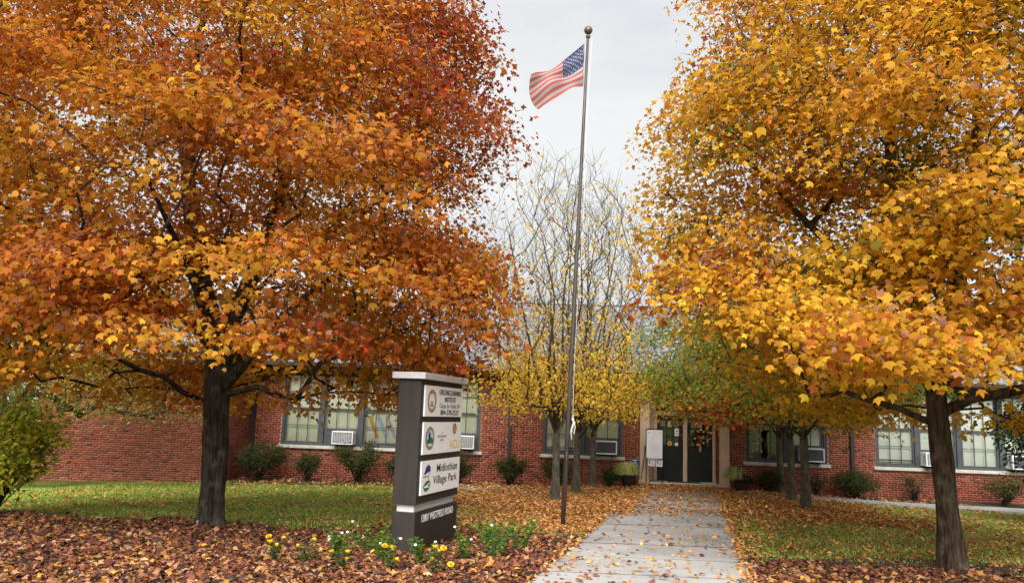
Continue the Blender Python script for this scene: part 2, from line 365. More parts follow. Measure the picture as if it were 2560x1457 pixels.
def grow(rng, stems, targets, rise=0.35, tip_r=0.006, step=.38, wob=.05, updraw=0.3):
    """branch skeleton: stems = explicit polylines [(pts, r0, r1, parent_stem, parent_idx)], targets joined one by one to the nearest fitting node"""
    P = []; par = []; rmin = []; stem_chain = []
    idx = {}
    for si, (pts, r0, r1, ps, pi) in enumerate(stems):
        pts = np.asarray(pts, float)
        seg = np.linalg.norm(np.diff(pts, axis=0), axis=1); cum = np.r_[0, np.cumsum(seg)]; tot = cum[-1]
        n = max(2, int(tot / .16)); u = np.linspace(0, tot, n + 1)
        # smooth polyline
        q = np.stack([np.interp(u, cum, pts[:, k]) for k in range(3)], 1)
        for _ in range(3): q[1:-1] = (q[:-2] + 2 * q[1:-1] + q[2:]) / 4
        ids = []
        for j in range(n + 1):
            if j == 0 and ps is not None:
                pa = idx[ps][min(len(idx[ps]) - 1, int(pi * (len(idx[ps]) - 1)))]; ids.append(pa); continue
            P.append(q[j] if not (ps is not None and j == 0) else q[j]); par.append(ids[-1] if ids else -1); rmin.append(r0 + (r1 - r0) * j / n); ids.append(len(P) - 1)
        idx[si] = ids
    P = list(P); nstem = len(P)
    base = P[0]; axis_top = None
    fork = P[idx[0][-1]]
    first = idx[0][int(len(idx[0]) * .72)]
    T = np.asarray(targets, float)
    order = np.argsort(np.linalg.norm((T - fork) * [1, 1, .8], axis=1))
    A = np.array(P); ok = np.ones(len(A), bool); ok[:first] = False
    arr = np.zeros((len(A) + len(T) * 14 + 10, 3)); arr[:len(A)] = A; okk = np.zeros(len(arr), bool); okk[:len(A)] = ok; cnt = len(A)
    ends = []
    for ti in order:
        c = T[ti]; d = c - arr[:cnt]; h = np.hypot(d[:, 0], d[:, 1]); dist = np.linalg.norm(d, axis=1)
        pen = np.maximum(0, rise * h - d[:, 2]) * 1.6
        cost = dist + pen; cost[~okk[:cnt]] = 1e9
        a = int(np.argmin(cost)); p0 = arr[a]
        L_ = dist[a]; n = max(1, min(12, int(round(L_ / step))))
        pa = par[a]; d0 = norm((p0 - arr[pa])[None])[0] if pa >= 0 else np.array([0, 0, 1.])
        ctrl = p0 + (c - p0) * .5 + (d0 * .5 + np.array([0, 0, updraw])) * L_ * .22
        prev = a
        for j in range(1, n + 1):
            u = j / n; q = (1 - u) ** 2 * p0 + 2 * u * (1 - u) * ctrl + u * u * c
            if j < n: q = q + rng.normal(0, wob, 3) * min(1, L_)
            arr[cnt] = q; okk[cnt] = True; par.append(prev); rmin.append(tip_r); prev = cnt; cnt += 1
        ends.append((ti, prev))
    P = arr[:cnt]; par = np.array(par[:cnt]); rmin = np.array(rmin[:cnt])
    acc = np.zeros(cnt); child = [[] for _ in range(cnt)]
    for i in range(cnt):
        if par[i] >= 0: child[par[i]].append(i)
    rad = np.zeros(cnt)
    for i in range(cnt - 1, -1, -1):
        r = max(acc[i] ** (1 / 2.25) if acc[i] > 0 else 0, tip_r)
        if i < nstem: r = rmin[i]
        rad[i] = r
        if par[i] >= 0: acc[par[i]] += tip_r ** 2.25 * .35 + r ** 2.25 if i >= nstem else 0
    # chains
    chains = []; seen = set()
    starts = [(0, None)]
    while starts:
        i, p = starts.pop(); c = [p] if p is not None else []
        while True:
            c.append(i); ch = child[i]
            if not ch: break
            st = [k for k in ch if k < nstem]
            m = max(st or ch, key=lambda k: rad[k])
            for k in ch:
                if k != m: starts.append((k, i))
            i = m
        ci = np.array(c); r = rad[ci].copy()
        if p is not None: r[0] = min(r[0], r[1] * 1.25)
        chains.append((P[ci], r))
    return P, rad, par, chains, dict(ends), nstem

def tree(name, label, cat, base, stems, targets, bark_mat, leaf_fn, rng, rise=.3, tip_r=.006, updraw=.3, wob=.05, group=None, singles=0, tpl='maple', leaf_mat=None, ridge=1.0, crown_name='crown', step=.38, min_r=0.0, twigs=0):
    bx, by = base; bz = gzf(bx, by)
    o = thing(name, label, cat, (bx, by, bz), group=group)
    off = np.array([bx, by, bz])
    P, rad, par, chains, ends, nstem = grow(rng, stems, np.asarray(targets) - off, rise, tip_r, step=step, wob=wob, updraw=updraw)
    trunk = []; branches = []
    for k, (pts, r) in enumerate(chains):
        if k == 0:
            # finer rings on the trunk
            cum = np.r_[0, np.cumsum(np.linalg.norm(np.diff(pts, axis=0), axis=1))]; u = np.linspace(0, cum[-1], max(30, int(cum[-1] / .07)))
            q = np.stack([np.interp(u, cum, pts[:, j]) for j in range(3)], 1); rr = np.interp(u, cum, r)
            q = np.r_[[q[0] - [0, 0, .15]], q]; rr = np.r_[rr[0] * 1.05, rr]
            trunk.append((q, rr, 40 if rr[1] > .12 else 18, ridge))
        elif r.max() > min_r:
            mr = r[:2].max(); branches.append((pts, r, 12 if mr > .05 else (6 if mr > .02 else 4 if mr > .009 else 3), 0))
    if twigs:
        for ti, nd in ends.items():
            e = P[nd]; d = e - P[par[nd]]; d = d / max(np.linalg.norm(d), 1e-6)
            for k in range(twigs):
                v = d * .5 + rng.normal(0, .55, 3); v[2] = v[2] * .45 - .05
                if rise > .8: v = d + rng.normal(0, .35, 3) + [0, 0, .5]
                v = v / np.linalg.norm(v) * (.30 + .35 * rng.random()); m_ = e + v * .5 + [0, 0, .05]
                branches.append((np.array([e, m_, e + v + [0, 0, -.03]]), np.array([.0042, .0034, .002]), 3, 0))
    lk(bpy.data.objects.new('trunk', chains_mesh('trunk', trunk, bark_mat)), o)
    if branches: lk(bpy.data.objects.new('branches', chains_mesh('branches', branches, bark_mat if ridge > .7 else twig_m)), o)
    pos, nrm, tip, size, col = leaf_fn(P + off, rad, ends)
    pos = pos - off
    ns = min(singles, len(pos))
    crown_idx = np.arange(len(pos)); pick = []
    if ns:
        w = pos + off; d = w - np.array(CAM); zf = d @ np.array(FWD); xs = (d @ np.array(RT2)) / zf; ys = (d @ np.array(UP2)) / zf
        vis = (np.abs(xs) < .62) & (np.abs(ys) < .34) & (zf > 0)
        app = np.where(vis, np.asarray(size) * np.ones(len(pos)) / zf, 0)
        pick = np.argsort(-app)[:ns]; msk = np.ones(len(pos), bool); msk[pick] = False; crown_idx = crown_idx[msk]
    sz = np.asarray(size) * np.ones(len(pos))
    cr = stuff(lk(bpy.data.objects.new(crown_name, leaf_mesh(crown_name, pos[crown_idx], nrm[crown_idx], tip[crown_idx], sz[crown_idx], col[crown_idx], tpl, leaf_mat or leaf_m, rng, simple=(pos[crown_idx, 2] > 4.6) if tpl == 'maple6' else None)), o))
    if ns:
        s, t, n = frames(nrm, tip)
        protos = []
        srt = pick[np.argsort(col[pick].sum(1))]
        groups = np.array_split(srt, 24)
        for gidx in groups:
            c = col[gidx[len(gidx) // 2]][None]
            me = leaf_mesh('leaf', np.zeros((1, 3)), np.array([[0, 0, 1.]]), np.array([[0, 1., 0]]), [1.0], c, tpl, leaf_mat or leaf_m, rng)
            for i in gidx:
                lf = bpy.data.objects.new('leaf', me)
                Mx = Matrix((Vector(s[i]), Vector(t[i]), Vector(n[i]))).transposed().to_4x4()
                coll.objects.link(lf); lf.parent = cr
                lf.matrix_local = Matrix.Translation(Vector(pos[i])) @ Mx @ Matrix.Scale(float(sz[i]), 4)
    return o

LEAF_U = None
def mixc(cols, w, rng, jit=.12):
    """rows of colours chosen by weights w (N,k), with small leaf-to-leaf variation"""
    cols = np.array(cols); w = np.maximum(w, 0); w = w / w.sum(1, keepdims=True)
    cum = w.cumsum(1); u = rng.random((len(w), 1)) if LEAF_U is None else LEAF_U[:, None]; k = np.minimum((u > cum).sum(1), len(cols) - 1)
    c = cols[k]; return np.clip(c * (1 + rng.normal(0, jit, (len(c), 1))) * (1 + rng.normal(0, jit * .4, c.shape)), .004, .95)

# ------------------------------------------------------------------ ground, lawn zones, walk
WL = lambda y: -0.13 + (y + 17.24) * 0.183      # left edge of the walk
WR = lambda y: 2.42 + (y + 16.58) * 0.187       # right edge
rngG = np.random.default_rng(11)
def noise2(x, y, s, seed=0):
    r = np.random.default_rng(seed); out = 0
    for k in range(6):
        a = r.random() * 6.28; f = s * (.6 + 1.2 * r.random()); out = out + np.sin((x * math.cos(a) + y * math.sin(a)) * f + r.random() * 6.28)
    return out / 6 ** .5 / 1.2
def ground_material():
    m = bpy.data.materials.new('lawn_soil'); m.use_nodes = True; t = m.node_tree; b = t.nodes['Principled BSDF']
    b.inputs['Roughness'].default_value = .95; b.inputs['Specular IOR Level'].default_value = .1
    tc = t.nodes.new('ShaderNodeTexCoord')
    n = t.nodes.new('ShaderNodeTexNoise'); n.inputs['Scale'].default_value = 1.3; n.inputs['Detail'].default_value = 8
    n2 = t.nodes.new('ShaderNodeTexNoise'); n2.inputs['Scale'].default_value = 45; n2.inputs['Detail'].default_value = 4
    t.links.new(tc.outputs['Object'], n.inputs['Vector']); t.links.new(tc.outputs['Object'], n2.inputs['Vector'])
    r = t.nodes.new('ShaderNodeValToRGB'); r.color_ramp.elements[0].position = .35; r.color_ramp.elements[1].position = .65
    r.color_ramp.elements[0].color = (.10, .135, .028, 1); r.color_ramp.elements[1].color = (.17, .21, .05, 1)
    r2 = t.nodes.new('ShaderNodeValToRGB'); r2.color_ramp.elements[0].color = (.55, .5, .45, 1); r2.color_ramp.elements[1].color = (1.25, 1.2, 1.1, 1)
    mx = t.nodes.new('ShaderNodeMix'); mx.data_type = 'RGBA'; mx.blend_type = 'MULTIPLY'; mx.inputs['Factor'].default_value = 1
    t.links.new(n.outputs['Fac'], r.inputs[0]); t.links.new(n2.outputs['Fac'], r2.inputs[0]); t.links.new(r.outputs[0], mx.inputs['A']); t.links.new(r2.outputs[0], mx.inputs['B'])
    t.links.new(mx.outputs['Result'], b.inputs['Base Color'])
    bp = t.nodes.new('ShaderNodeBump'); bp.inputs['Strength'].default_value = .6; bp.inputs['Distance'].default_value = .03
    t.links.new(n2.outputs['Fac'], bp.inputs['Height']); t.links.new(bp.outputs[0], b.inputs['Normal'])
    return m
def sheet(name, xs, ys, dz, material, keep=None):
    X, Y = np.meshgrid(xs, ys); Z = gz(X, Y) + dz; n = len(xs)
    mb = MB(); mb.v = [tuple(map(float, p)) for p in np.stack([X, Y, Z], -1).reshape(-1, 3)]
    for j in range(len(ys) - 1):
        for i in range(n - 1):
            if keep is None or keep((xs[i] + xs[i + 1]) / 2, (ys[j] + ys[j + 1]) / 2):
                mb.f.append((j * n + i, j * n + i + 1, (j + 1) * n + i + 1, (j + 1) * n + i)); mb.m.append(0)
    return mb.build(name, material, smooth=True)
gx = np.r_[-400, -150, -60, -30, np.arange(-22, 22.1, .5), 30, 60, 150, 400]; gy = np.r_[-400, -120, -50, np.arange(-30, 2.1, .5), 6, 20, 60, 150, 400]
structure(sheet('ground', gx, gy, 0.0, ground_material()))
# bark mulch bed along the wall and under the two big maples / flower bed
structure(sheet('mulch_bed', np.arange(-9.9, 2.96, .25), np.arange(-2.1, .06, .15), .02, soil_m, lambda x, y: y > -2.0 + .18 * math.sin(x * 2) ))
o = structure(sheet('mulch_bed', np.arange(5.9, 18.1, .25), np.arange(-1.2, .06, .15), .02, soil_m)); 
def ring_bed(cx, cy, rx, ry, dz=.03, seed=0, n=40):
    mb = MB(); rr = np.random.default_rng(seed); ph = rr.random(3) * 6
    ringv = []
    for f in (1.0, .7, .4):
        row = []
        for k in range(n):
            a = 2 * math.pi * k / n; q = f * (1 + .08 * math.sin(3 * a + ph[0]) + .05 * math.sin(7 * a + ph[1]))
            x, y = cx + rx * q * math.cos(a), cy + ry * q * math.sin(a); mb.v.append((x, y, gzf(x, y) + dz * (1.3 - f) + .006)); row.append(len(mb.v) - 1)
        ringv.append(row)
    for a, b in zip(ringv, ringv[1:]):
        for k in range(n): mb.f.append((a[k], a[(k + 1) % n], b[(k + 1) % n], b[k])); mb.m.append(0)
    mb.f.append(tuple(ringv[-1])); mb.m.append(0)
    return structure(mb.build('mulch_bed', soil_m))
ring_bed(5.5, -15.1, 2.3, 1.2, seed=3); ring_bed(-5.3, -15.2, 2.6, 1.9, seed=4); ring_bed(-1.6, -16.2, 2.3, 1.7, seed=5)

# concrete walk: joint bed with slabs as pieces
walk_y = [-24.4, -22.6, -21.0, -19.5, -18.0, -16.6, -15.25, -13.75, -12.3, -10.95, -9.6, -8.1, -6.6, -5.1, -3.6, -2.1, -.75]
mb = MB()
for a, b in zip(walk_y, walk_y[1:]):
    for (ya, yb) in ((a, b),):
        mb.quad((WL(ya) + .02, ya, gzf(WL(ya), ya) + .034), (WR(ya) - .02, ya, gzf(WR(ya), ya) + .034), (WR(yb) - .02, yb, gzf(WR(yb), yb) + .034), (WL(yb) + .02, yb, gzf(WL(yb), yb) + .034))
walk = structure(mb.build('walkway', joint_m))
def slab(ya, yb, xa0, xa1, xb0, xb1, parent, dz=.045):
    m = MB(); e = .016; q = random.uniform(-.003, .003)
    t = [(xa0, ya + e), (xa1, ya + e), (xb1, yb - e), (xb0, yb - e)]
    top = [(x, y, gzf(x, y) + dz + q) for x, y in t]; bot = [(x, y, gzf(x, y) - .05) for x, y in t]
    ins = .003; cx = sum(p[0] for p in t) / 4; cyy = sum(p[1] for p in t) / 4
    m.v = bot + [(p[0], p[1], p[2] - .003) for p in top] + [(p[0] + (ins if p[0] < cx else -ins), p[1] + (ins if p[1] < cyy else -ins), p[2]) for p in top]
    for k in range(4):
        j = (k + 1) % 4
        m.f += [(k, j, 4 + j, 4 + k), (4 + k, 4 + j, 8 + j, 8 + k)]; m.m += [0, 0]
    m.m = [1] * len(m.m); m.f.append((8, 9, 10, 11)); m.m.append(0)
    return m.build('slab', [concrete_m, joint_m], parent)
for a, b in zip(walk_y, walk_y[1:]): slab(a, b, WL(a), WR(a), WL(b), WR(b), walk)
# narrow service path along the front, both sides of the walk
def side_path(xs, yc, w, name):
    mb = MB()
    for a, b in zip(xs, xs[1:]):
        mb.quad((a, yc(a) - w, gzf(a, yc(a) - w) + .008), (b, yc(b) - w, gzf(b, yc(b) - w) + .008), (b, yc(b) + w, gzf(b, yc(b) + w) + .008), (a, yc(a) + w, gzf(a, yc(a) + w) + .008))
    p = structure(mb.build(name, joint_m))
    for a, b in zip(xs, xs[1:]):
        m = MB(); e = .01; t = [(a + e, yc(a) - w), (b - e, yc(b) - w), (b - e, yc(b) + w), (a + e, yc(a) + w)]
        m.v = [(x, y, gzf(x, y) - .05) for x, y in t] + [(x, y, gzf(x, y) + .05) for x, y in t]
        for k in range(4): j = (k + 1) % 4; m.f.append((k, j, 4 + j, 4 + k)); m.m.append(0)
        m.f.append((4, 5, 6, 7)); m.m.append(0); m.build('slab', concrete_m, p)
side_path(list(np.arange(5.9, 21, 1.5)), lambda x: -1.75 - (x - 6) * .10, .52, 'side_path')
side_path(list(np.arange(-2.9, 2.0, 1.5)), lambda x: -2.45, .22, 'side_path')

# ------------------------------------------------------------------ school building
school = thing('school_building', 'one-storey red brick building with slate roof and charcoal windows', 'building')
ZT = 3.62; BH = .0677; BL = .2032
WIN = [(-8.86, -2.22, 5, 'left'), (-.17, 2.43, 2, 'midl'), (6.37, 8.97, 2, 'midr'), (10.48, 17.1, 5, 'right')]
ZS, ZW = 0.985, 3.40
holes = [(a, b, ZS - .09, ZW) for a, b, *_ in WIN] + [(3.28, 5.53, -.6, 3.30)]
def wall_piece(name, x0, x1, z0, z1, hs, y_front=.012, y_back=.35):
    xb = sorted({x0, x1, *[h[0] for h in hs], *[h[1] for h in hs]}); mb = MB()
    for a, b in zip(xb, xb[1:]):
        c = (a + b) / 2; cuts = sorted([(h[2], h[3]) for h in hs if h[0] < c < h[1]]); z = z0
        for (u, v) in cuts:
            if u > z: mb.box(a, b, y_front, y_back, z, u)
            z = v
        if z < z1: mb.box(a, b, y_front, y_back, z, z1)
    return mb.build(name, mortar_m, school)
front_wall = wall_piece('front_wall', -9.9, 19.0, -.5, ZT, holes)
WY = -2.0    # the windowless wing stands forward of the front wall
mb = MB(); mb.box(-15.9, -9.912, WY + .012, 8, -.7, ZT); wing_wall = mb.build('wing_wall', mortar_m, school)
rb = np.random.default_rng(5)
BCOL = np.array([(.225, .049, .028), (.25, .058, .033), (.19, .042, .026), (.275, .075, .043), (.14, .035, .024), (.06, .025, .02)])
def brick_course_layout(x0, x1, z0, z1, hs):
    out = []; nrow = int((z1 - z0) / BH)
    for r in range(nrow):
        zc = z0 + (r + .5) * BH; flem = r % 6 == 3
        x = x0 - (BL / 2 if r % 2 else 0) - (.07 if flem else 0); k = 0
        while x < x1:
            l = BL if not (flem and k % 2) else BL / 2
            a, b = max(x, x0), min(x + l, x1); k += 1; x += l
            segs = [(a, b)]
            for h in hs:
                if h[2] - .01 < zc < h[3] + .01:
                    ns = []
                    for (u, v) in segs:
                        if v <= h[0] or u >= h[1]: ns.append((u, v)); continue
                        if u < h[0]: ns.append((u, h[0]))
                        if v > h[1]: ns.append((h[1], v))
                    segs = ns
            for (u, v) in segs:
                if v - u > .03: out.append((u, v, zc))
    return out
def bricks(wall, lay, axis, plane, nsing, score, rest):
    n = len(lay); L_ = np.array(lay); mj = .0145
    c = np.zeros((n, 3)); h = np.zeros((n, 3)); mid = (L_[:, 0] + L_[:, 1]) / 2; hl = (L_[:, 1] - L_[:, 0]) / 2 - mj / 2
    jut = rb.normal(0, .0016, n)
    if axis == 'x': c[:, 0] = mid; c[:, 1] = plane + .02 + jut; h[:, 0] = hl; h[:, 1] = .022
    else: c[:, 1] = mid; c[:, 0] = plane - .02 + jut; h[:, 1] = hl; h[:, 0] = .022
    c[:, 2] = L_[:, 2] + rb.normal(0, .0008, n); h[:, 2] = BH / 2 - mj / 2
    ci = rb.choice(6, n, p=[.27, .25, .2, .15, .10, .03]); col = BCOL[ci] * (1 + rb.normal(0, .10, (n, 1)))
    sc = np.array([score(*q) for q in c]) if nsing else np.zeros(n); full = hl > BL / 2 - mj
    sel = np.argsort(-(sc * full))[:nsing] if nsing else np.array([], int)
    msk = np.ones(n, bool); msk[sel] = False
    me = box_field(rest, c[msk], h[msk], col[msk], brick_m); stuff(lk(bpy.data.objects.new(rest, me), wall))
    if nsing:
        protos = [box_field('brick', np.zeros((1, 3)), np.array([[BL / 2 - mj / 2, .022, BH / 2 - mj / 2]]), (BCOL[k % 5] * (1 + .1 * (k - 4) / 4))[None], brick_m) for k in range(10)]
        for i in sel:
            o = lk(bpy.data.objects.new('brick', protos[int(rb.integers(0, 5)) + (5 if rb.random() < .4 else 0)]), wall); o.location = c[i]
lay = brick_course_layout(-9.9, 19.0, -.5, ZT, holes)
bricks(front_wall, lay, 'x', 0.0, 180, lambda x, y, z: 10 - abs(z - .6) * 2 - abs(x - 11.6) if z < .9 else 0.001, 'brickwork')
lay = brick_course_layout(-15.9, -9.9, -.7, ZT, [])
bricks(wing_wall, lay, 'x', WY, 120, lambda x, y, z: 10 - abs(z - .9) * 2 - abs(x + 12.5), 'brickwork')
lay = [(u, v, z) for (u, v, z) in brick_course_layout(WY, 0.0, -.7, ZT, [])]
bricks(wing_wall, lay, 'y', -9.9, 0, None, 'brickwork')
# recess sides and body behind
for (x0, x1, xf) in ((3.17, 3.28, 3.28), (5.53, 5.64, 5.53)):
    mb = MB(); mb.box(x0, x1, .352, .62, -.3, 3.3); rw = mb.build('recess_wall', mortar_m, school)
    lay = brick_course_layout(0.03, .56, -.1, 3.25, [])
    n = len(lay); L_ = np.array(lay); c = np.stack([np.full(n, xf), (L_[:, 0] + L_[:, 1]) / 2, L_[:, 2]], 1)
    h = np.stack([np.full(n, .012), (L_[:, 1] - L_[:, 0]) / 2 - .0055, np.full(n, BH / 2 - .0055)], 1)
    stuff(lk(bpy.data.objects.new('brickwork', box_field('brickwork', c, h, BCOL[rb.choice(6, n)] * .98, brick_m)), rw))
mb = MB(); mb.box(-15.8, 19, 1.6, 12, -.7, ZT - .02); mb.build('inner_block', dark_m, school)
# foundation-level entrance: stoop, pilasters, frame, transom, doors
FZ = .25
mb = MB(); mb.box(3.29, 5.52, -.34, .62, -.2, FZ - .01); mb.build('stoop', limestone_m, school, bevel=.012)
for (x0, x1) in ((2.975, 3.275), (5.535, 5.835)):
    mb = MB(); mb.box(x0, x1, -.13, .33, .02, 3.42); mb.box(x0 - .035, x1 + .0, -.165, -.131, .02, .30); mb.box(x0, x1, -.165, -.131, 3.28, 3.40)
    mb.build('pilaster', tan_m, school, bevel=.008)
mb = MB(); mb.box(2.9, 5.9, -.2, .34, 3.425, 3.60); mb.build('entrance_lintel', tan_m, school, bevel=.01)
DY = .5
mb = MB()
for (x0, x1) in ((3.49, 3.60), (4.455, 4.585), (5.415, 5.51)): mb.box(x0, x1, DY - .05, DY + .08, FZ, 2.36)
mb.box(3.49, 5.51, DY - .06, DY + .08, 2.362, 2.50); mb.box(3.49, 5.51, DY - .05, DY + .08, 3.16, 3.29)
for x in (3.49, 4.13, 4.80, 5.43): mb.box(x, x + .075, DY - .045, DY + .08, 2.502, 3.158)
mb.build('door_frame', tan_m, school, bevel=.006)
tr = MB(); tr.box(3.567, 5.428, DY + .02, DY + .03, 2.504, 3.156); tr.build('transom_glass', glass_m, school)
mb = MB(); mb.box(3.285, 3.49, DY + .03, DY + .1, FZ, 3.29); mb.box(5.511, 5.528, DY + .03, DY + .1, FZ, 3.29); mb.build('jamb_infill', tan_m, school)
pane_cache = {}
def pane(w, h, parent, x, y, z, name='pane', material=None):
    key = (round(w, 3), round(h, 3), material.name if material else '')
    if key not in pane_cache: m = MB(); m.box(-w / 2, w / 2, -.002, .002, -h / 2, h / 2); pane_cache[key] = m.mesh(name, material or glass_m)
    o = lk(bpy.data.objects.new(name, pane_cache[key]), parent); o.location = (x, y, z); return o
def door(x0, x1, hinge):
    w = x1 - x0; z0, z1 = FZ + .012, 2.355; gx0, gx1, gz0, gz1 = x0 + .11, x1 - .11, 1.38, 2.26
    mb = MB()
    mb.box(x0, gx0, DY, DY + .045, z0, z1); mb.box(gx1, x1, DY, DY + .045, z0, z1); mb.box(gx0, gx1, DY, DY + .045, gz1, z1); mb.box(gx0, gx1, DY, DY + .045, z0, gz0)
    for k in (1, 2):
        xx = gx0 + (gx1 - gx0) * k / 3; mb.box(xx - .014, xx + .014, DY + .004, DY + .04, gz0, gz1)
        zz = gz0 + (gz1 - gz0) * k / 3
        for j in range(3):
            a = gx0 + (gx1 - gx0) * j / 3 + (.014 if j else 0); b = gx0 + (gx1 - gx0) * (j + 1) / 3 - (.014 if j < 2 else 0)
            mb.box(a, b, DY + .006, DY + .038, zz - .014, zz + .014)
    d = mb.build('door', door_m, school, bevel=.004)
    for (u0, u1, v0, v1) in ((.12, .47, .92, 1.30), (.53, .88, .92, 1.30), (.12, .88, .78, .86), (.12, .47, .34, .72), (.53, .88, .34, .72)):
        m = MB(); a, b = x0 + w * u0, x0 + w * u1; f = .02
        m.box(a, b, DY - .006, DY - .001, v0, v0 + f); m.box(a, b, DY - .006, DY - .001, v1 - f, v1); m.box(a, a + f, DY - .006, DY - .001, v0 + f, v1 - f); m.box(b - f, b, DY - .006, DY - .001, v0 + f, v1 - f)
        m.build('panel', door_m, d)
    pw, ph = (gx1 - gx0) / 3 - .03, (gz1 - gz0) / 3 - .03
    for i in range(3):
        for j in range(3): pane(pw, ph, d, gx0 + (gx1 - gx0) * (i + .5) / 3, DY + .022, gz0 + (gz1 - gz0) * (j + .5) / 3)
    hx = x1 - .055 if hinge == 'l' else x0 + .055
    m = MB(); m.tube([(hx, DY - .05, 1.06), (hx, DY - .05, 1.30)], .010, 8); m.box(hx - .02, hx + .02, DY - .045, DY - .002, 1.05, 1.08); m.box(hx - .02, hx + .02, DY - .045, DY - .002, 1.28, 1.31); m.build('handle', black_m, d)
    m = MB(); m.lathe([(0, .012), (.016, .012), (.016, 0)], 12); k = m.build('keyhole', ball_m, d); k.rotation_euler = (math.pi / 2, 0, 0); k.location = (hx, DY, 1.44)
    m = MB(); m.box(x0 + .02, x1 - .02, DY - .004, DY - .001, z0 + .01, z0 + .16); m.build('kick_plate', door_m, d)
    return d
door_l = door(3.602, 4.453, 'l'); door_r = door(4.587, 5.413, 'r')
def sticker(d, cx, cz, r, mats_, shape='disc', w=None, h=None):
    m = MB()
    if shape == 'disc': m.disc(cx, cz, DY - .004, r, m=0); m.disc(cx, cz, DY - .0065, r * .55, m=1)
    else:
        m.box(cx - w / 2, cx + w / 2, DY - .010, DY - .004, cz - h / 2, cz + h / 2, 0)
        m.disc(cx + .01, cz + h * .2, DY - .012, w * .2, n=7, m=1)
        for k in range(3): m.box(cx - w * .35, cx + w * .35, DY - .012, DY - .0105, cz - h * (.06 + .12 * k) - .006, cz - h * (.06 + .12 * k), 1)
    return m.build('sticker', mats_, d)
sticker(door_l, 3.80, 1.46, .065, [bluebox_m, blue_m]); sticker(door_l, 4.02, 1.45, .075, [gold_m, tanink_m]); sticker(door_l, 4.24, 1.43, .055, [panelw_m, sky_ink])
sticker(door_l, 4.25, 1.82, 0, [panelw_m, ink_m], 'sheet', .14, .24)
# things seen through the door glass: paper notices inside
for (d, x, z, w, h) in ((door_l, 3.80, 2.10, .17, .2), (door_l, 4.03, 2.08, .15, .2), (door_l, 4.25, 2.1, .15, .2), (door_r, 4.80, 2.1, .17, .2), (door_r, 5.02, 2.1, .17, .2), (door_r, 5.24, 2.1, .16, .2), (door_r, 5.24, 1.6, .12, .16), (door_r, 4.78, 1.8, .15, .2)):
    m = MB(); m.box(x - w / 2, x + w / 2, DY + .055, DY + .058, z - h / 2, z + h / 2)
    m.build('notice', inkg_m if random.random() < .75 else blind_m, d)

# windows
def bars(mb, x0, x1, z0, z1, y0, y1, cols, rows, st=.05, mu=.022):
    mb.box(x0, x0 + st, y0, y1, z0, z1); mb.box(x1 - st, x1, y0, y1, z0, z1); mb.box(x0 + st, x1 - st, y0, y1, z0, z0 + st); mb.box(x0 + st, x1 - st, y0, y1, z1 - st, z1)
    ix0, ix1, iz0, iz1 = x0 + st, x1 - st, z0 + st, z1 - st
    for k in range(1, cols): xx = ix0 + (ix1 - ix0) * k / cols; mb.box(xx - mu / 2, xx + mu / 2, y0 + .006, y1 - .006, iz0, iz1)
    for r in range(1, rows):
        zz = iz0 + (iz1 - iz0) * r / rows
        for k in range(cols):
            a = ix0 + (ix1 - ix0) * k / cols + (mu / 2 if k else 0); b = ix0 + (ix1 - ix0) * (k + 1) / cols - (mu / 2 if k < cols - 1 else 0)
            mb.box(a, b, y0 + .008, y1 - .008, zz - mu / 2, zz + mu / 2)
    return [((ix0 + (ix1 - ix0) * (k + .5) / cols), (iz0 + (iz1 - iz0) * (r + .5) / rows), (ix1 - ix0) / cols - mu, (iz1 - iz0) / rows - mu) for k in range(cols) for r in range(rows)]
ac_spots = []
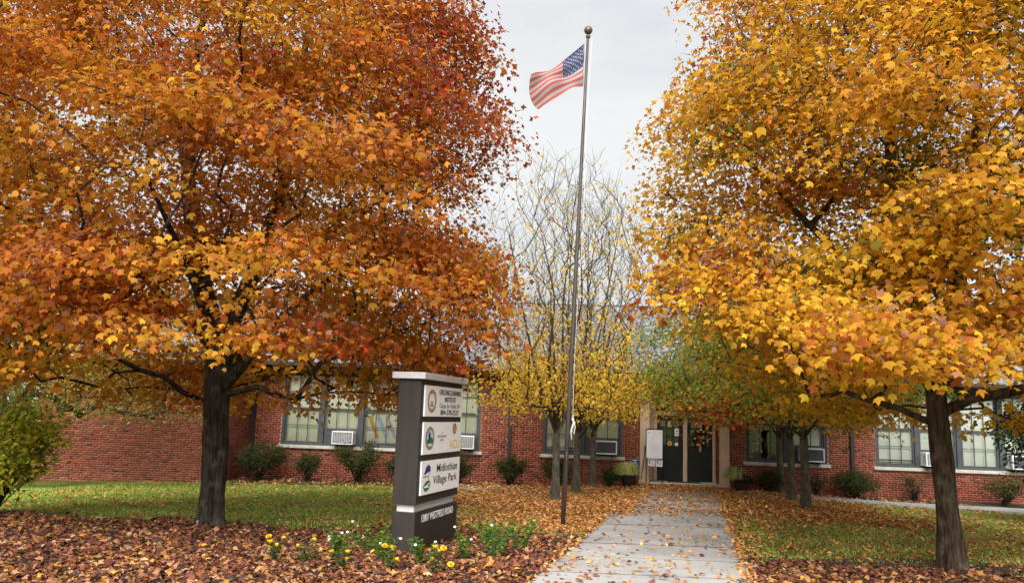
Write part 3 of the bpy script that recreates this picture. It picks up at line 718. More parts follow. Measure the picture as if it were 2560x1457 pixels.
def window(x0, x1, n, kind, blindmat):
    mb = MB(); fb = .09; ml = .15
    mb.box(x0, x0 + fb, .05, .22, ZS, ZW); mb.box(x1 - fb, x1, .05, .22, ZS, ZW); mb.box(x0 + fb, x1 - fb, .05, .22, ZW - .08, ZW); mb.box(x0 + fb, x1 - fb, .04, .22, ZS, ZS + .06)
    u = (x1 - x0 - 2 * fb - (n - 1) * ml) / n; xs = []
    for k in range(n):
        a = x0 + fb + k * (u + ml); xs.append((a, a + u))
        if k: mb.box(a - ml, a, .045, .22, ZS + .06, ZW - .08)
    w = mb.build('window', frame_m, school, bevel=.006)
    m = MB(); m.box(x0 - .08, x1 + .08, -.07, .06, ZS - .105, ZS - .006); m.build('sill', limestone_m, w, bevel=.008)
    zlo, zhi = ZS + .062, ZW - .082; zm = (zlo + zhi) / 2
    for k, (a, b) in enumerate(xs):
        ac = kind[k] in 'aAb'
        m = MB(); ps = bars(m, a + .004, b - .004, zm - .02, zhi - .003, .15, .19, 3, 2)
        m.build('upper_sash', frame_m, w)
        for (px, pz, pw, ph) in ps: pane(pw, ph, w, px, .172, pz)
        lift = .46 if ac else 0.0
        m = MB()
        if ac:
            ps = bars(m, a + .004, b - .004, zlo + lift, zm + .025 + .0, .10, .14, 3, 1)
            mm = MB(); mm.box(a + .004, b - .004, .115, .135, zlo + .002, zlo + lift - .003); mm.build('filler_panel', frame_m, w)
            wac = .70 if b - a > 1 else .62
            ac_spots.append(((a + b) / 2 + {'a': .16, 'A': .10, 'b': -.22}[kind[k]], zlo + .012, wac, kind[k]))
        else: ps = bars(m, a + .004, b - .004, zlo + .002, zm + .025, .10, .14, 3, 2)
        m.build('lower_sash', frame_m, w)
        for (px, pz, pw, ph) in ps: pane(pw, ph, w, px, .122, pz)
        m = MB(); drop = {'o': .95, 'p': .16, 'n': .07}.get(kind[k], .0)
        z0b = zlo + drop
        m.box(a + .01, b - .01, .235, .24, z0b, zhi)
        for j in range(2 if kind[k] == 'p' else 0): m.box(a + .01, b - .01, .235, .245, zlo + .03 + .06 * j, zlo + .06 + .06 * j)
        m.build('blind', blindmat, w)
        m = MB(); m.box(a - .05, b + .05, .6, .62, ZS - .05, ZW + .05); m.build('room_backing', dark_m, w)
        if kind[k] == 'o':
            for j in range(16):
                m = MB(); rr = random.uniform(.02, .06); m.disc(random.uniform(a + .1, b - .15), random.uniform(zlo + .05, zlo + .75), .25 + j * .002, rr, n=7, rz=rr * random.uniform(.6, 1.6)); m.build('window_decoration', [panelw_m, pink_ink, tanink_m][j % 3] if j % 3 else blindw_m, w)
        if kind[k] == 'n':
            for j in range(3):
                m = MB(); c0 = a + .1 + j * .3; m.poly([(c0, .233, zlo + .95), (c0 + .12, .233, zlo + .95), (c0 + .42, .233, zlo + .25), (c0 + .30, .233, zlo + .25)]); m.build('rainbow_stripe', [gold_m, sky_ink, lil_ink][j], w)
    return w
window(*WIN[0][:2], 5, 'xanxa', blind_m); window(*WIN[1][:2], 2, 'pA', blind_m); window(*WIN[2][:2], 2, 'oA', blindw_m); window(*WIN[3][:2], 5, 'pbxbx', blindw_m)
# roof: slates in courses on a deck, ridge, eaves, gutter
EY, EZ, RY, RZ = -.62, 3.66, 5.6, 6.62
ra = math.atan2(RZ - EZ, RY - EY); sl = math.hypot(RZ - EZ, RY - EY)
mb = MB()
mb.v = [(-16.4, EY, EZ), (19.6, EY, EZ), (19.6, RY, RZ), (-16.4, RY, RZ), (-16.4, EY, EZ - .12), (19.6, EY, EZ - .12), (19.6, 2 * RY - EY, EZ), (-16.4, 2 * RY - EY, EZ)]
mb.f = [(0, 1, 2, 3), (4, 5, 1, 0), (3, 2, 6, 7)]; mb.m = [0, 0, 0]
mb.quad((-16.4, EY, EZ - .12), (19.6, EY, EZ - .12), (19.6, .3, EZ - .121), (-16.4, .3, EZ - .121))
mb.poly([(-16.39, EY, EZ), (-16.39, RY, RZ), (-16.39, 2 * RY - EY, EZ)]); mb.poly([(19.59, EY, EZ), (19.59, RY, RZ), (19.59, 2 * RY - EY, EZ)])
roof = mb.build('roof', gutter_m, school)
rs = np.random.default_rng(21); cen = []; hf = []; ex = .17; nc = int(sl / ex)
for r in range(nc + 1):
    x = -16.4 - rs.random() * .2
    while x < 19.5:
        w = rs.choice([.20, .25, .30]); d = (r + .45) * ex + rs.normal(0, .006); cen.append((x + w / 2, EY + d * math.cos(ra) - .03 * math.sin(ra), EZ + d * math.sin(ra) + .022 + rs.normal(0, .003))); hf.append((w / 2 - .004, .125, .006)); x += w
cen = np.array(cen); hf = np.array(hf); cbase = np.array([(.20, .20, .215), (.155, .155, .17), (.25, .25, .26), (.12, .12, .13)])
cc = cbase[rs.choice(4, len(cen))] * (1 + rs.normal(0, .1, (len(cen), 1)))
sel = np.argsort(np.abs(cen[:, 0] - .3) / 4 + np.abs(cen[:, 2] - 5.6) / 1.2)[:300]; msk = np.ones(len(cen), bool); msk[sel] = False
stuff(lk(bpy.data.objects.new('slates', box_field('slates', cen[msk], hf[msk], cc[msk], slate_m, rotx=ra - .03)), roof))
sp = {(w, k): box_field('slate', np.zeros((1, 3)), np.array([[w, .125, .006]]), cbase[k][None], slate_m, rotx=ra - .03) for w in sorted(set(np.round(hf[:, 0], 4))) for k in range(4)}
for i in sel: o = lk(bpy.data.objects.new('slate', sp[(round(float(hf[i, 0]), 4), int(rs.integers(0, 4)))]), roof); o.location = cen[i]
mb = MB(); mb.tube([(-16.4, RY, RZ + .02), (19.6, RY, RZ + .02)], .07, 8); mb.build('ridge_cap', gutter_m, roof)
mb = MB()
for x0, x1 in ((-16.4, 19.6),):
    prof = [(EY - .13, EZ + .015), (EY - .13, EZ - .10), (EY - .05, EZ - .13), (EY - .002, EZ - .13), (EY - .002, EZ - .11), (EY - .05, EZ - .11), (EY - .115, EZ - .085), (EY - .115, EZ + .015)]
    for k in range(len(prof)):
        a, b = prof[k], prof[(k + 1) % len(prof)]; mb.quad((x0, a[0], a[1]), (x1, a[0], a[1]), (x1, b[0], b[1]), (x0, b[0], b[1]))
mb.build('gutter', gutter_m, school)
mb = MB(); mb.box(-9.85, 19.0, -.03, .0, 3.40, 3.535); mb.build('frieze_board', frame_m, school)
# wing roof edge carried forward
mb = MB(); mb.v = [(-16.4, WY - .5, 3.5), (-9.4, WY - .5, 3.5), (-9.4, EY + .3, 3.84), (-16.4, EY + .3, 3.84), (-16.4, WY - .5, 3.36), (-9.4, WY - .5, 3.36), (-9.4, 0, 3.54), (-16.4, 0, 3.54)]
mb.f = [(0, 1, 2, 3), (4, 5, 1, 0), (7, 6, 5, 4), (1, 5, 6, 2), (0, 3, 7, 4)]; mb.m = [0] * 5; mb.build('wing_roof', gutter_m, school)
for x, zt in ((-9.78, 3.5), (-1.25, 3.5), (9.72, 3.5)):
    y = -.075; mb = MB(); b = gzf(x, -.2) + .05
    mb.box(x - .05, x + .05, y - .045, y + .04, b + .14, zt - .25)
    mb.tube([(x, y, zt - .26), (x, y - .05, zt - .12), (x, EY - .04, zt + .0)], .045, 8)
    mb.tube([(x, y, b + .16), (x, y - .03, b + .06), (x + .0, y - .14, b + .0)], .05, 8)
    for zz in (.8, 2.3): mb.box(x - .075, x + .075, y - .05, y + .065, zz, zz + .035)
    mb.build('downspout', gutter_m, school)

# window air conditioners (hang out of the sashes: things of their own)
def make_ac(label, x, z, w, style):
    t = thing('air_conditioner', label, 'air conditioner', (x, 0, z), group='window air conditioners')
    h = .42; y0, y1 = -.34, .11; m = MB()
    f = .035
    m.box(-w / 2, w / 2, y0 + .012, y1, .0, h)
    m.box(-w / 2, -w / 2 + f, y0, y0 + .0119, 0, h); m.box(w / 2 - f, w / 2, y0, y0 + .0119, 0, h); m.box(-w / 2 + f, w / 2 - f, y0, y0 + .0119, 0, f); m.box(-w / 2 + f, w / 2 - f, y0, y0 + .0119, h - f, h)
    m.build('casing', plastic_m, t, bevel=.006)
    m = MB(); m.box(-w / 2 + f, w / 2 - f, y0 + .004, y0 + .0118, f, h - f); m.build('coil', grille_m, t)
    if style == 'grid':
        m = MB(); nx, nz = 11, 9
        for k in range(1, nx): xx = -w / 2 + f + (w - 2 * f) * k / nx; m.box(xx - .004, xx + .004, y0 - .003, y0 + .0035, f, h - f)
        for k in range(1, nz): zz = f + (h - 2 * f) * k / nz; m.box(-w / 2 + f, w / 2 - f, y0 - .005, y0 - .0031, zz - .004, zz + .004)
        m.build('grille', plastic_m, t)
    for s in (-1, 1):
        for k in range(2): m = MB(); xx = s * w / 2; m.box(min(xx, xx + s * .003), max(xx, xx + s * .003), y0 + .08 + .07 * k, y0 + .11 + .07 * k, .06, h - .06); m.build('vent', grille_m, t)
    m = MB(); m.tube([(w * .3, -.20, -.002), (w * .3, -.045, -.14)], .012, 6); m.tube([(-w * .3, -.20, -.002), (-w * .3, -.045, -.14)], .012, 6); m.build('bracket', black_m, t)
    return t
ac_lab = ['white window air conditioner with grid grille above the largest azalea', 'white window air conditioner with grid grille just right of the monument sign',
          'white window air conditioner with plain grey screen left of the entrance', 'white window air conditioner half hidden behind a slim tree trunk right of the entrance',
          'white window air conditioner partly behind the big right maple trunk', 'white window air conditioner with plain screen at the far right edge']
for (x, z, w, k), lb in zip(ac_spots, ac_lab): make_ac(lb, x, z, w, 'plain' if ('plain' in lb or 'half' in lb) else 'grid')

# ------------------------------------------------------------------ monument sign
SX, SY = -1.68, -14.92; sz0 = gzf(-1.8, -14.8)
sign = thing('monument_sign', 'tall brown monument sign with three white panels and pale cap', 'sign', (SX, SY, sz0), math.radians(77))
SL, ST = 1.64, .33; sign.scale = (1, 1, .955)
mb = MB(); mb.box(-SL / 2, SL / 2, -ST / 2, ST / 2, -.15, .60); mb.build('base', brown_m, sign, bevel=.006)
mb = MB(); mb.box(-SL / 2 + .06, SL / 2 - .06, -ST / 2 + .045, ST / 2 - .045, .602, .705); mb.build('band', capw_m, sign)
mb = MB(); mb.box(-SL / 2, SL / 2, -ST / 2, ST / 2, .707, 2.42); mb.build('body', brown_m, sign, bevel=.006)
mb = MB(); mb.box(-SL / 2 - .06, SL / 2 + .06, -ST / 2 - .075, ST / 2 + .075, 2.422, 2.515); mb.build('cap', capw_m, sign, bevel=.008)
def text(s, parent, x, z, w, h, y, material, bold=0.0, align='C', name='lettering', rotz=0.0, loc=None):
    """lettering fitted to a box w x h (h = height of the line), facing local -y"""
    cu = bpy.data.curves.new('lettering', 'FONT'); cu.body = s; cu.extrude = 0.004; cu.offset = bold; cu.resolution_u = 3
    tmp = bpy.data.objects.new('tmp', cu); coll.objects.link(tmp)
    me = bpy.data.meshes.new_from_object(tmp); bpy.data.objects.remove(tmp); bpy.data.curves.remove(cu)
    n = len(me.vertices); co = np.zeros(n * 3, np.float32); me.vertices.foreach_get('co', co); co = co.reshape(-1, 3)
    lo, hi = co.min(0), co.max(0); sc = (w / (hi[0] - lo[0])); sh = h / (hi[1] - lo[1])
    out = np.zeros_like(co); out[:, 0] = x + (co[:, 0] - (lo[0] + hi[0]) / 2) * sc; out[:, 2] = z + (co[:, 1] - (lo[1] + hi[1]) / 2) * sh
    out[:, 1] = y - (co[:, 2] - lo[2]) * .25 - .0005
    me.vertices.foreach_set('co', out.reshape(-1)); me.materials.clear(); me.materials.append(material); me.update()
    o = bpy.data.objects.new(name, me); coll.objects.link(o); o.parent = parent; return o
PY = -ST / 2 - .022; pl, pr = -SL / 2 + .10, SL / 2 - .02; pc = (pl + pr) / 2; pw = pr - pl
panels = []
for (z0, z1) in ((1.905, 2.345), (1.375, 1.825), (.82, 1.285)):
    mb = MB(); mb.box(pl, pr, PY, -ST / 2 - .001, z0, z1); panels.append(mb.build('panel', panelw_m, sign, bevel=.003))
F1 = PY - .0015
p1, p2, p3 = panels
text('LIFELONG', p1, pl + .745, 2.262, .43, .078, F1, ink_m, .010); text('LEARNING', p1, pl + 1.215, 2.262, .45, .078, F1, ink_m, .010)
text('INSTITUTE', p1, pl + .98, 2.160, .46, .074, F1, ink_m, .010)
text('Classes for', p1, pl + .755, 2.068, .41, .070, F1, inkg_m, -.004); text('Adults 50+', p1, pl + 1.21, 2.068, .42, .070, F1, inkg_m, -.004)
text('804-378-2527', p1, pl + .98, 1.968, .76, .076, F1, ink_m, .008)
text('IN', p2, pl + .70, 1.672, .035, .022, F1, inkg_m); text('PARTNERSHIP', p2, pl + .70, 1.62, .34, .030, F1, inkg_m); text('WITH', p2, pl + .70, 1.566, .13, .026, F1, inkg_m)
text('VCU', p2, pl + 1.24, 1.495, .43, .135, F1, gold_m, .006)
text('Midlothian', p3, pl + .98, 1.165, .84, .115, F1, ink_m, .002); text('Village', p3, pl + .70, .985, .53, .150, F1, ink_m, .002); text('Park', p3, pl + 1.22, 1.003, .36, .115, F1, ink_m, .002)
text('13801 WESTFIELD ROAD', sign, .02, .500, 1.22, .105, -ST / 2 - .004, panelw_m, .008)
def emblem(parent, name, parts):
    o = None
    for k, (fn, material) in enumerate(parts):
        m = MB(); fn(m, F1 - .0012 * (k + 1)); ob = m.build(name if k == 0 else 'mark', material, parent)
    return o
c1x, c1z = pl + .255, 2.125
emblem(p1, 'emblem', [(lambda m, y: m.disc(c1x, c1z, y, .165, r0=.80), tanink_m), (lambda m, y: m.disc(c1x, c1z, y, .125, r0=.93), ink_m),
   (lambda m, y: [m.quad((c1x - .055 + .04 * k, y, c1z - .06), (c1x - .04 + .04 * k, y, c1z - .06), (c1x - .04 + .04 * k, y, c1z + .0), (c1x - .055 + .04 * k, y, c1z + .0)) for k in range(3)] and m.quad((c1x - .06, y, c1z - .075), (c1x + .06, y, c1z - .075), (c1x + .06, y, c1z - .062), (c1x - .06, y, c1z - .062)), ink_m),
   (lambda m, y: [m.poly([(c1x + .03 * math.cos(a), y, c1z + .02 + .03 * math.sin(a)), (c1x + .07 * math.cos(a - .08), y, c1z + .02 + .07 * math.sin(a - .08)), (c1x + .07 * math.cos(a + .08), y, c1z + .02 + .07 * math.sin(a + .08))]) for a in (.4, .9, 1.57, 2.2, 2.7)], gold_m)])
c2x, c2z = pl + .24, 1.60
emblem(p2, 'emblem', [(lambda m, y: m.disc(c2x, c2z, y, .165), inkg_m), (lambda m, y: m.disc(c2x, c2z, y, .15, r0=.86), tanink_m), (lambda m, y: m.disc(c2x, c2z, y, .118), sky_ink),
   (lambda m, y: m.poly([(c2x - .115, y, c2z - .02), (c2x - .1, y, c2z - .07), (c2x, y, c2z - .075), (c2x + .1, y, c2z - .07), (c2x + .115, y, c2z - .02), (c2x + .03, y, c2z + .02), (c2x - .04, y, c2z - .01)]), green_m),
   (lambda m, y: m.poly([(c2x - .06, y, c2z - .04), (c2x - .02, y, c2z - .03), (c2x + .01, y, c2z + .05), (c2x - .025, y, c2z + .10), (c2x - .07, y, c2z + .055)]), ink_m),
   (lambda m, y: m.poly([(c2x - .07, y, c2z - .085), (c2x + .07, y, c2z - .085), (c2x + .04, y, c2z - .11), (c2x - .04, y, c2z - .11)]), panelw_m)])
c3x, c3z = pl + 1.22, 1.728
emblem(p2, 'emblem', [(lambda m, y: m.disc(c3x, c3z, y, .082), tanink_m), (lambda m, y: m.disc(c3x, c3z, y, .075, r0=.88), ink_m), (lambda m, y: m.quad((c3x - .04, y, c3z - .045), (c3x + .04, y, c3z - .045), (c3x + .04, y, c3z + .03), (c3x - .04, y, c3z + .03)), gold_m),
   (lambda m, y: m.quad((c3x - .03, y, c3z + .0), (c3x + .03, y, c3z + .0), (c3x + .03, y, c3z + .015), (c3x - .03, y, c3z + .015)), ink_m)])
c4x = pl + .22
emblem(p3, 'emblem', [(lambda m, y: m.poly([(c4x - .13, y, 1.10), (c4x - .06, y, 1.205), (c4x + .03, y, 1.235), (c4x + .10, y, 1.19), (c4x + .105, y, 1.135), (c4x, y, 1.125), (c4x - .07, y, 1.10)]), blue_m),
   (lambda m, y: m.poly([(c4x + .05, y, 1.125), (c4x + .065, y, 1.125), (c4x + .05, y, 1.02), (c4x + .035, y, 1.02)]), inkg_m),
   (lambda m, y: m.poly([(c4x - .15, y, .935), (c4x - .06, y, 1.0), (c4x + .04, y, 1.02), (c4x + .11, y, .99), (c4x + .10, y, .92), (c4x + .0, y, .868), (c4x - .09, y, .872)]), green_m),
   (lambda m, y: m.poly([(c4x - .12, y, .93), (c4x + .08, y, .985), (c4x + .09, y, .972), (c4x - .11, y, .915)]), panelw_m)])
text('CHESTERFIELD COUNTY', p3, c4x - .06, 1.072, .19, .018, F1, inkg_m); text('PARKS & RECREATION', p3, c4x - .01, .925, .15, .018, F1 - .006, panelw_m)

# ------------------------------------------------------------------ flagpole and flag
px0, py0 = .31, -11.53; pz0 = gzf(px0, py0); lean = .27; PH = 9.50
pole = thing('flagpole', 'tall weathered metal flagpole with ball finial beside the walk', 'flagpole', (px0, py0, pz0))
pt = lambda z: (lean * z / PH, 0, z)
mb = MB(); mb.tube([pt(-.1), pt(2.5), pt(5), pt(7.5), pt(PH - .12)], [.042, .041, .037, .032, .026], 16); mb.build('shaft', pole_m, pole, smooth=True)
mb = MB(); m_ = [(0.0, -.085)] + [(.085 * math.cos(a), .085 * math.sin(a)) for a in np.linspace(-1.4, 1.57, 12)]
mb.lathe([(r, z) for r, z in m_], 20); ob = mb.build('ball_finial', ball_m, pole, smooth=True); ob.location = pt(PH + .05)
mb = MB(); mb.lathe([(.033, -.12), (.045, -.1), (.045, -.06), (.02, -.04), (.016, .0)], 14); ob = mb.build('truck', pole_m, pole, smooth=True); ob.location = pt(PH)
mb = MB(); pts = [(pt(z)[0] + .075 + .015 * math.sin(z * 1.4), -.02, z) for z in np.linspace(9.36, 2.0, 24)]
mb.tube(pts, .0045, 6); e = pts[-1]
mb.tube([(e[0], e[1], e[2]), (e[0] + .02, e[1], 1.86), (e[0] - .03, e[1] - .02, 1.70), (e[0] - .01, e[1], 1.56)], [.01, .022, .014, .008], 6)
mb.tube([(e[0] - .02, e[1], 1.95), (e[0] + .05, e[1] - .01, 1.8), (e[0] + .03, e[1], 1.66), (e[0] - .02, e[1], 1.75)], .010, 6); mb.build('halyard', rope_m, pole)
mb = MB(); c = pt(1.35); mb.box(c[0] - .012, c[0] + .012, -.11, -.05, 1.27, 1.29); mb.box(c[0] - .012, c[0] + .012, -.12, -.10, 1.20, 1.36); mb.build('cleat', pole_m, pole)
def cloth(name, col, trans=.5):
    m = bpy.data.materials.new(name); m.use_nodes = True; t = m.node_tree; b = t.nodes['Principled BSDF']
    b.inputs['Base Color'].default_value = (*col, 1); b.inputs['Roughness'].default_value = .8; b.inputs['Specular IOR Level'].default_value = .1
    tr = t.nodes.new('ShaderNodeBsdfTranslucent'); tr.inputs[0].default_value = (*col, 1); mx = t.nodes.new('ShaderNodeMixShader'); mx.inputs[0].default_value = trans
    t.links.new(b.outputs[0], mx.inputs[1]); t.links.new(tr.outputs[0], mx.inputs[2]); t.links.new(mx.outputs[0], t.nodes['Material Output'].inputs[0]); return m
fr_, fw_, fb_ = cloth('flag_red', (.56, .15, .12)), cloth('flag_white', (.50, .46, .47)), cloth('flag_blue', (.09, .105, .22))
fz = 9.53 - pz0
def flag_pt(u, v):
    # u along the fly (away from the pole), v down the hoist, metres in the pole's frame
    top = np.array([.24 - .045 - 1.02 * u, 0, fz - .80 * u - .06 * math.sin(math.pi * u)])
    botx = .235 - .045 - .86 * u + .05 * math.sin(math.pi * u); botz = fz - .86 - .56 * u ** 1.35
    p = top * (1 - v) + np.array([botx, 0, botz]) * v
    p[0] -= .10 * math.sin(math.pi * v) * u
    w = .10 * math.sin(5.2 * u + 2.2 * v) * u ** .6 + .055 * math.sin(10 * u - 4.5 * v + 1) * u ** .5 + .03 * math.sin(14 * v + 3 * u) * (1 - u * .4)
    p[1] = -.15 * u + w; p[2] += .02 * math.sin(8 * u + 5 * v)
    return tuple(p)
flag = thing('flag', 'faded stars and stripes flag blowing left from the top of the pole', 'flag', (px0, py0, pz0))
NU, NV = 40, 26
mb = MB(); mb.v = [flag_pt(i / NU, j / NV) for j in range(NV + 1) for i in range(NU + 1)]
for j in range(NV):
    for i in range(NU):
        s = j // 2; mm = 2 if (i < NU * .4 and s < 7) else (0 if s % 2 == 0 else 1)
        a = j * (NU + 1) + i; mb.f.append((a, a + 1, a + NU + 2, a + NU + 1)); mb.m.append(mm)
fl = mb.build('cloth', [fr_, fw_, fb_], flag, smooth=True)
mb = MB()
for r in range(9):
    for c in range(6 if r % 2 == 0 else 5):
        u0 = (.4 / 12) * (1 + 2 * c + (r % 2)); v0 = (7 / 13 / 10) * (r + 1)
        for sgn in (-1, 1):
            pts = []
            for k in range(10):
                a = math.pi / 2 + k * math.pi / 5; q = .024 if k % 2 == 0 else .010
                p = flag_pt(max(.003, min(1, u0 - q * math.cos(a) / 1.45)), max(0, min(1, v0 - q * math.sin(a) / .88))); pts.append((p[0], p[1] + sgn * .004, p[2]))
            mb.poly(pts)
mb.build('stars', cloth('flag_star', (.72, .70, .72)), fl)
mb = MB(); mb.tube([flag_pt(0, v) for v in (0, .25, .5, .75, 1)], .012, 6); mb.build('heading', fw_, flag)

# ------------------------------------------------------------------ things by the entrance
ez = gzf(3.3, -.45)
ea = thing('easel', 'white announcement board on black tubular stand beside the left door', 'easel', (3.40, -.42, ez + .04), math.radians(-4))
mb = MB(); B0, B1, b0, b1 = .86, 1.76, -.25, .25
tl = .05
mb.box(b0 - .025, b0, -.03, .0, B0 - .02, B1 + .03); mb.box(b1, b1 + .02, -.03, .0, B0 - .02, B1 + .03); mb.box(b0, b1, -.03, .0, B1, B1 + .03); mb.box(b0, b1, -.03, .0, B0 - .02, B0)
mb.build('board_frame', black_m, ea)
mb = MB(); mb.box(b0, b1, -.018, -.006, B0, B1); wb = mb.build('board', wb_m, ea)
yy = -.0195
text('WELCOME TO THE', wb, .0, B1 - .07, .15, .028, yy, pink_ink); text('LLI', wb, .0, B1 - .125, .10, .035, yy, pink_ink)
for sx in (-.17, .17):
    m = MB(); m.disc(sx, B1 - .1, yy - .001, .035, n=9, r0=.6); m.build('doodle', lil_ink, wb)
m = MB()
for k, (w, x) in enumerate(((.12, .02), (.03, -.08), (.10, -.06), (.10, -.06), (.09, -.06), (.10, -.06), (.26, .02), (.28, .02), (.28, .02), (.28, .02), (.26, .0), (.30, .02))):
    z = B1 - .18 - .05 * k; m.box(x - w / 2, x + w / 2, yy - .002, yy - .0005, z, z + .009)
m.build('handwriting', lil_ink, wb)
m = MB()
for k in range(6): m.disc(-.15 + .065 * k, B0 + .07, yy - .001, .018, n=8, r0=.5)
m.build('doodle', pink_ink, wb)
mb = MB()
mb.tube([(b0 - .012, .0, B1), (b0 + .0, .02, .02), (b0 + .02, -.28, .0), (b1 - .02, -.28, .0), (b1 - .0, .02, .02), (b1 + .01, 0, B1)], .013, 8)
mb.tube([(b0 - .03, .02, 1.2), (b0 - .16, .30, .02), (b1 + .08, .30, .0), (b1 + .02, .02, 1.2)], .012, 8)
mb.build('stand', black_m, ea)
mb = MB(); mb.lathe([(.02, -.05), (.02, .05)], 10); k = mb.build('knob', black_m, ea); k.location = (b0 - .035, .01, 1.18)
for sx in (-.118, .118):
    m = MB(); m.box(sx - .1, sx + .1, -.034, -.031, .62, .835); pn = m.build('notice', panelw_m, ea); pn.rotation_euler = (0, math.radians(2 if sx < 0 else 3), 0)
    m = MB(); m.box(sx - .085, sx + .085, -.0365, -.0345, .795, .822); m.box(sx - .075, sx - .045, -.0365, -.0345, .68, .77); m.build('print', blue_m, pn)
    m = MB(); m.disc(sx - .058, .765, -.0368, .024, n=10); m.build('print', blue_m, pn)
    m = MB(); [m.box(sx - .02, sx + .075, -.0365, -.0345, .665 + .03 * q, .677 + .03 * q) for q in range(4)]; m.build('print', inkg_m, pn)
bb = thing('wall_box', 'small blue box with white emblem left of the left pilaster', 'box', (2.82, -.02, .70))
mb = MB(); mb.prism([(-.115, 0), (.115, 0), (.115, .22), (.09, .245), (-.09, .245), (-.115, .22)], -.14, -.0); mb.build('case', bluebox_m, bb, bevel=.006)
mb = MB(); mb.box(-.03, .03, -.09, -.03, -.62, .0); mb.build('post', black_m, bb)
m = MB(); m.box(-.08, .08, -.1425, -.1405, .195, .215); m.box(-.09, .09, -.1425, -.1405, .03, .045); m.build('print', panelw_m, bb)
m = MB(); m.disc(0, .125, -.142, .034, n=12, r0=.55); m.poly([(-.03, -.142, .07), (0, -.142, .10), (.03, -.142, .07), (.0, -.142, .085)]); m.build('emblem', panelw_m, bb)
dm = MB(); dm.box(-.52, .52, -.16, .16, 0, .018); dmo = tag(dm.build('door_mat', mat_m, bevel=.006), 'dark rubber mat lying on the stoop before the doors', 'door mat'); dmo.location = (4.42, .12, FZ - .008)

def arching_blades(rng, n, h, reach, cols, w=.012, side=None):
    """fountain-grass blades: narrow strips that rise and arch over"""
    V = []; F = []; C = []
    for k in range(n):
        a = rng.random() * 6.283 if side is None else side + rng.normal(0, .9); r = reach * (.35 + .65 * rng.random()); hh = h * (.6 + .5 * rng.random()); c = cols[rng.integers(len(cols))] * (1 + rng.normal(0, .12))
        d = np.array([math.cos(a), math.sin(a), 0]); s = np.array([-math.sin(a), math.cos(a), 0]); b = len(V); o = d * rng.random() * .09 + s * rng.normal(0, .05)
        for j, u in enumerate((0, .3, .55, .8, 1)):
            p = o + d * r * u ** 1.3 + np.array([0, 0, hh * (2.5 * u - 2.4 * u * u)]); ww = w * (1 - .8 * u); V += [p - s * ww / 2, p + s * ww / 2]; C += [c, c]
        for j in range(4): F.append((b + 2 * j, b + 2 * j + 1, b + 2 * j + 3, b + 2 * j + 2))
    me = bpy.data.meshes.new('blades'); me.from_pydata([tuple(v) for v in V], [], F); at = me.attributes.new('col', 'FLOAT_COLOR', 'POINT')
    at.data.foreach_set('color', np.c_[np.clip(np.array(C), 0, 1), np.ones(len(C))].astype(np.float32).reshape(-1)); me.materials.append(grass_m); me.update(); return me
rngP = np.random.default_rng(31); GC = np.array([(.42, .50, .16), (.55, .55, .24), (.30, .40, .10), (.48, .40, .14)])
def planter(label, x, y, r, h, kind):
    t = thing('planter', label, 'planter', (x, y, gzf(x, y) + .02), group='pots at the entrance')
    m = MB(); m.lathe([(0, 0), (r * .62, 0), (r * .95, h * .55), (r, h * .9), (r * 1.06, h * .92), (r * 1.06, h), (r * .92, h), (r * .9, h * .85), (0, h * .82)], 24); m.build('pot', pot_m, t, smooth=True)
    g = lk(bpy.data.objects.new('grass_tuft', arching_blades(rngP, 420 if kind == 'l' else 260, .62, .50, GC, w=.022, side=None if kind == 'l' else math.pi * .95)), t); g.location = (0 if kind == 'l' else -.1, 0, h * .8); stuff(g)
    if kind == 'r':
        n = 900; d = norm(rngP.normal(0, 1, (n, 3))); d[:, 2] = np.abs(d[:, 2]) * 1.2 - .5; p = d * np.array([.24, .24, .22]) * (.75 + .3 * rngP.random((n, 1))) + [.10, -.02, h * .95]
        col = mixc([(.03, .03, .02), (.05, .07, .02), (.12, .07, .04), (.02, .018, .02)], np.tile([.4, .3, .1, .3], (n, 1)), rngP)
        stuff(lk(bpy.data.objects.new('trailing_foliage', leaf_mesh('trailing_foliage', p, d + rngP.normal(0, .4, d.shape), rngP.normal(0, .5, d.shape) + [0, 0, -.6], .045, col, 'ovate', leaf_m, rngP)), t))
    return t
planter('dark pot of pale arching grass below the blue box', 2.52, -.75, .20, .42, 'l')
planter('dark round pot with pale grass and trailing dark foliage right of the doors', 6.02, -.85, .24, .40, 'r')
# wreath on the right-hand door
wt = thing('wreath', 'autumn wreath of dark leaves and flowers hung on the right door', 'wreath', (4.985, DY - .05, 1.68))
rw_ = np.random.default_rng(8)
mb = MB(); R0 = .15
mb.tube([(R0 * math.cos(a), 0, R0 * 1.25 * math.sin(a)) for a in np.linspace(0, 6.283, 25)], .03, 8, caps=False); mb.build('ring', twig_m, wt)
n = 420; a = rw_.random(n) * 6.283; q = R0 + rw_.normal(0, .045, n); p = np.stack([q * np.cos(a), -.02 - .04 * rw_.random(n), 1.25 * q * np.sin(a)], 1)
stuff(lk(bpy.data.objects.new('foliage', leaf_mesh('foliage', p, rw_.normal(0, .6, (n, 3)) + [0, -1, 0], rw_.normal(0, 1, (n, 3)), .065, mixc([(.05, .02, .015), (.12, .04, .02), (.03, .04, .015), (.25, .09, .03)], np.tile([.4, .3, .2, .15], (n, 1)), rw_), 'ovate', leaf_m, rw_)), wt))
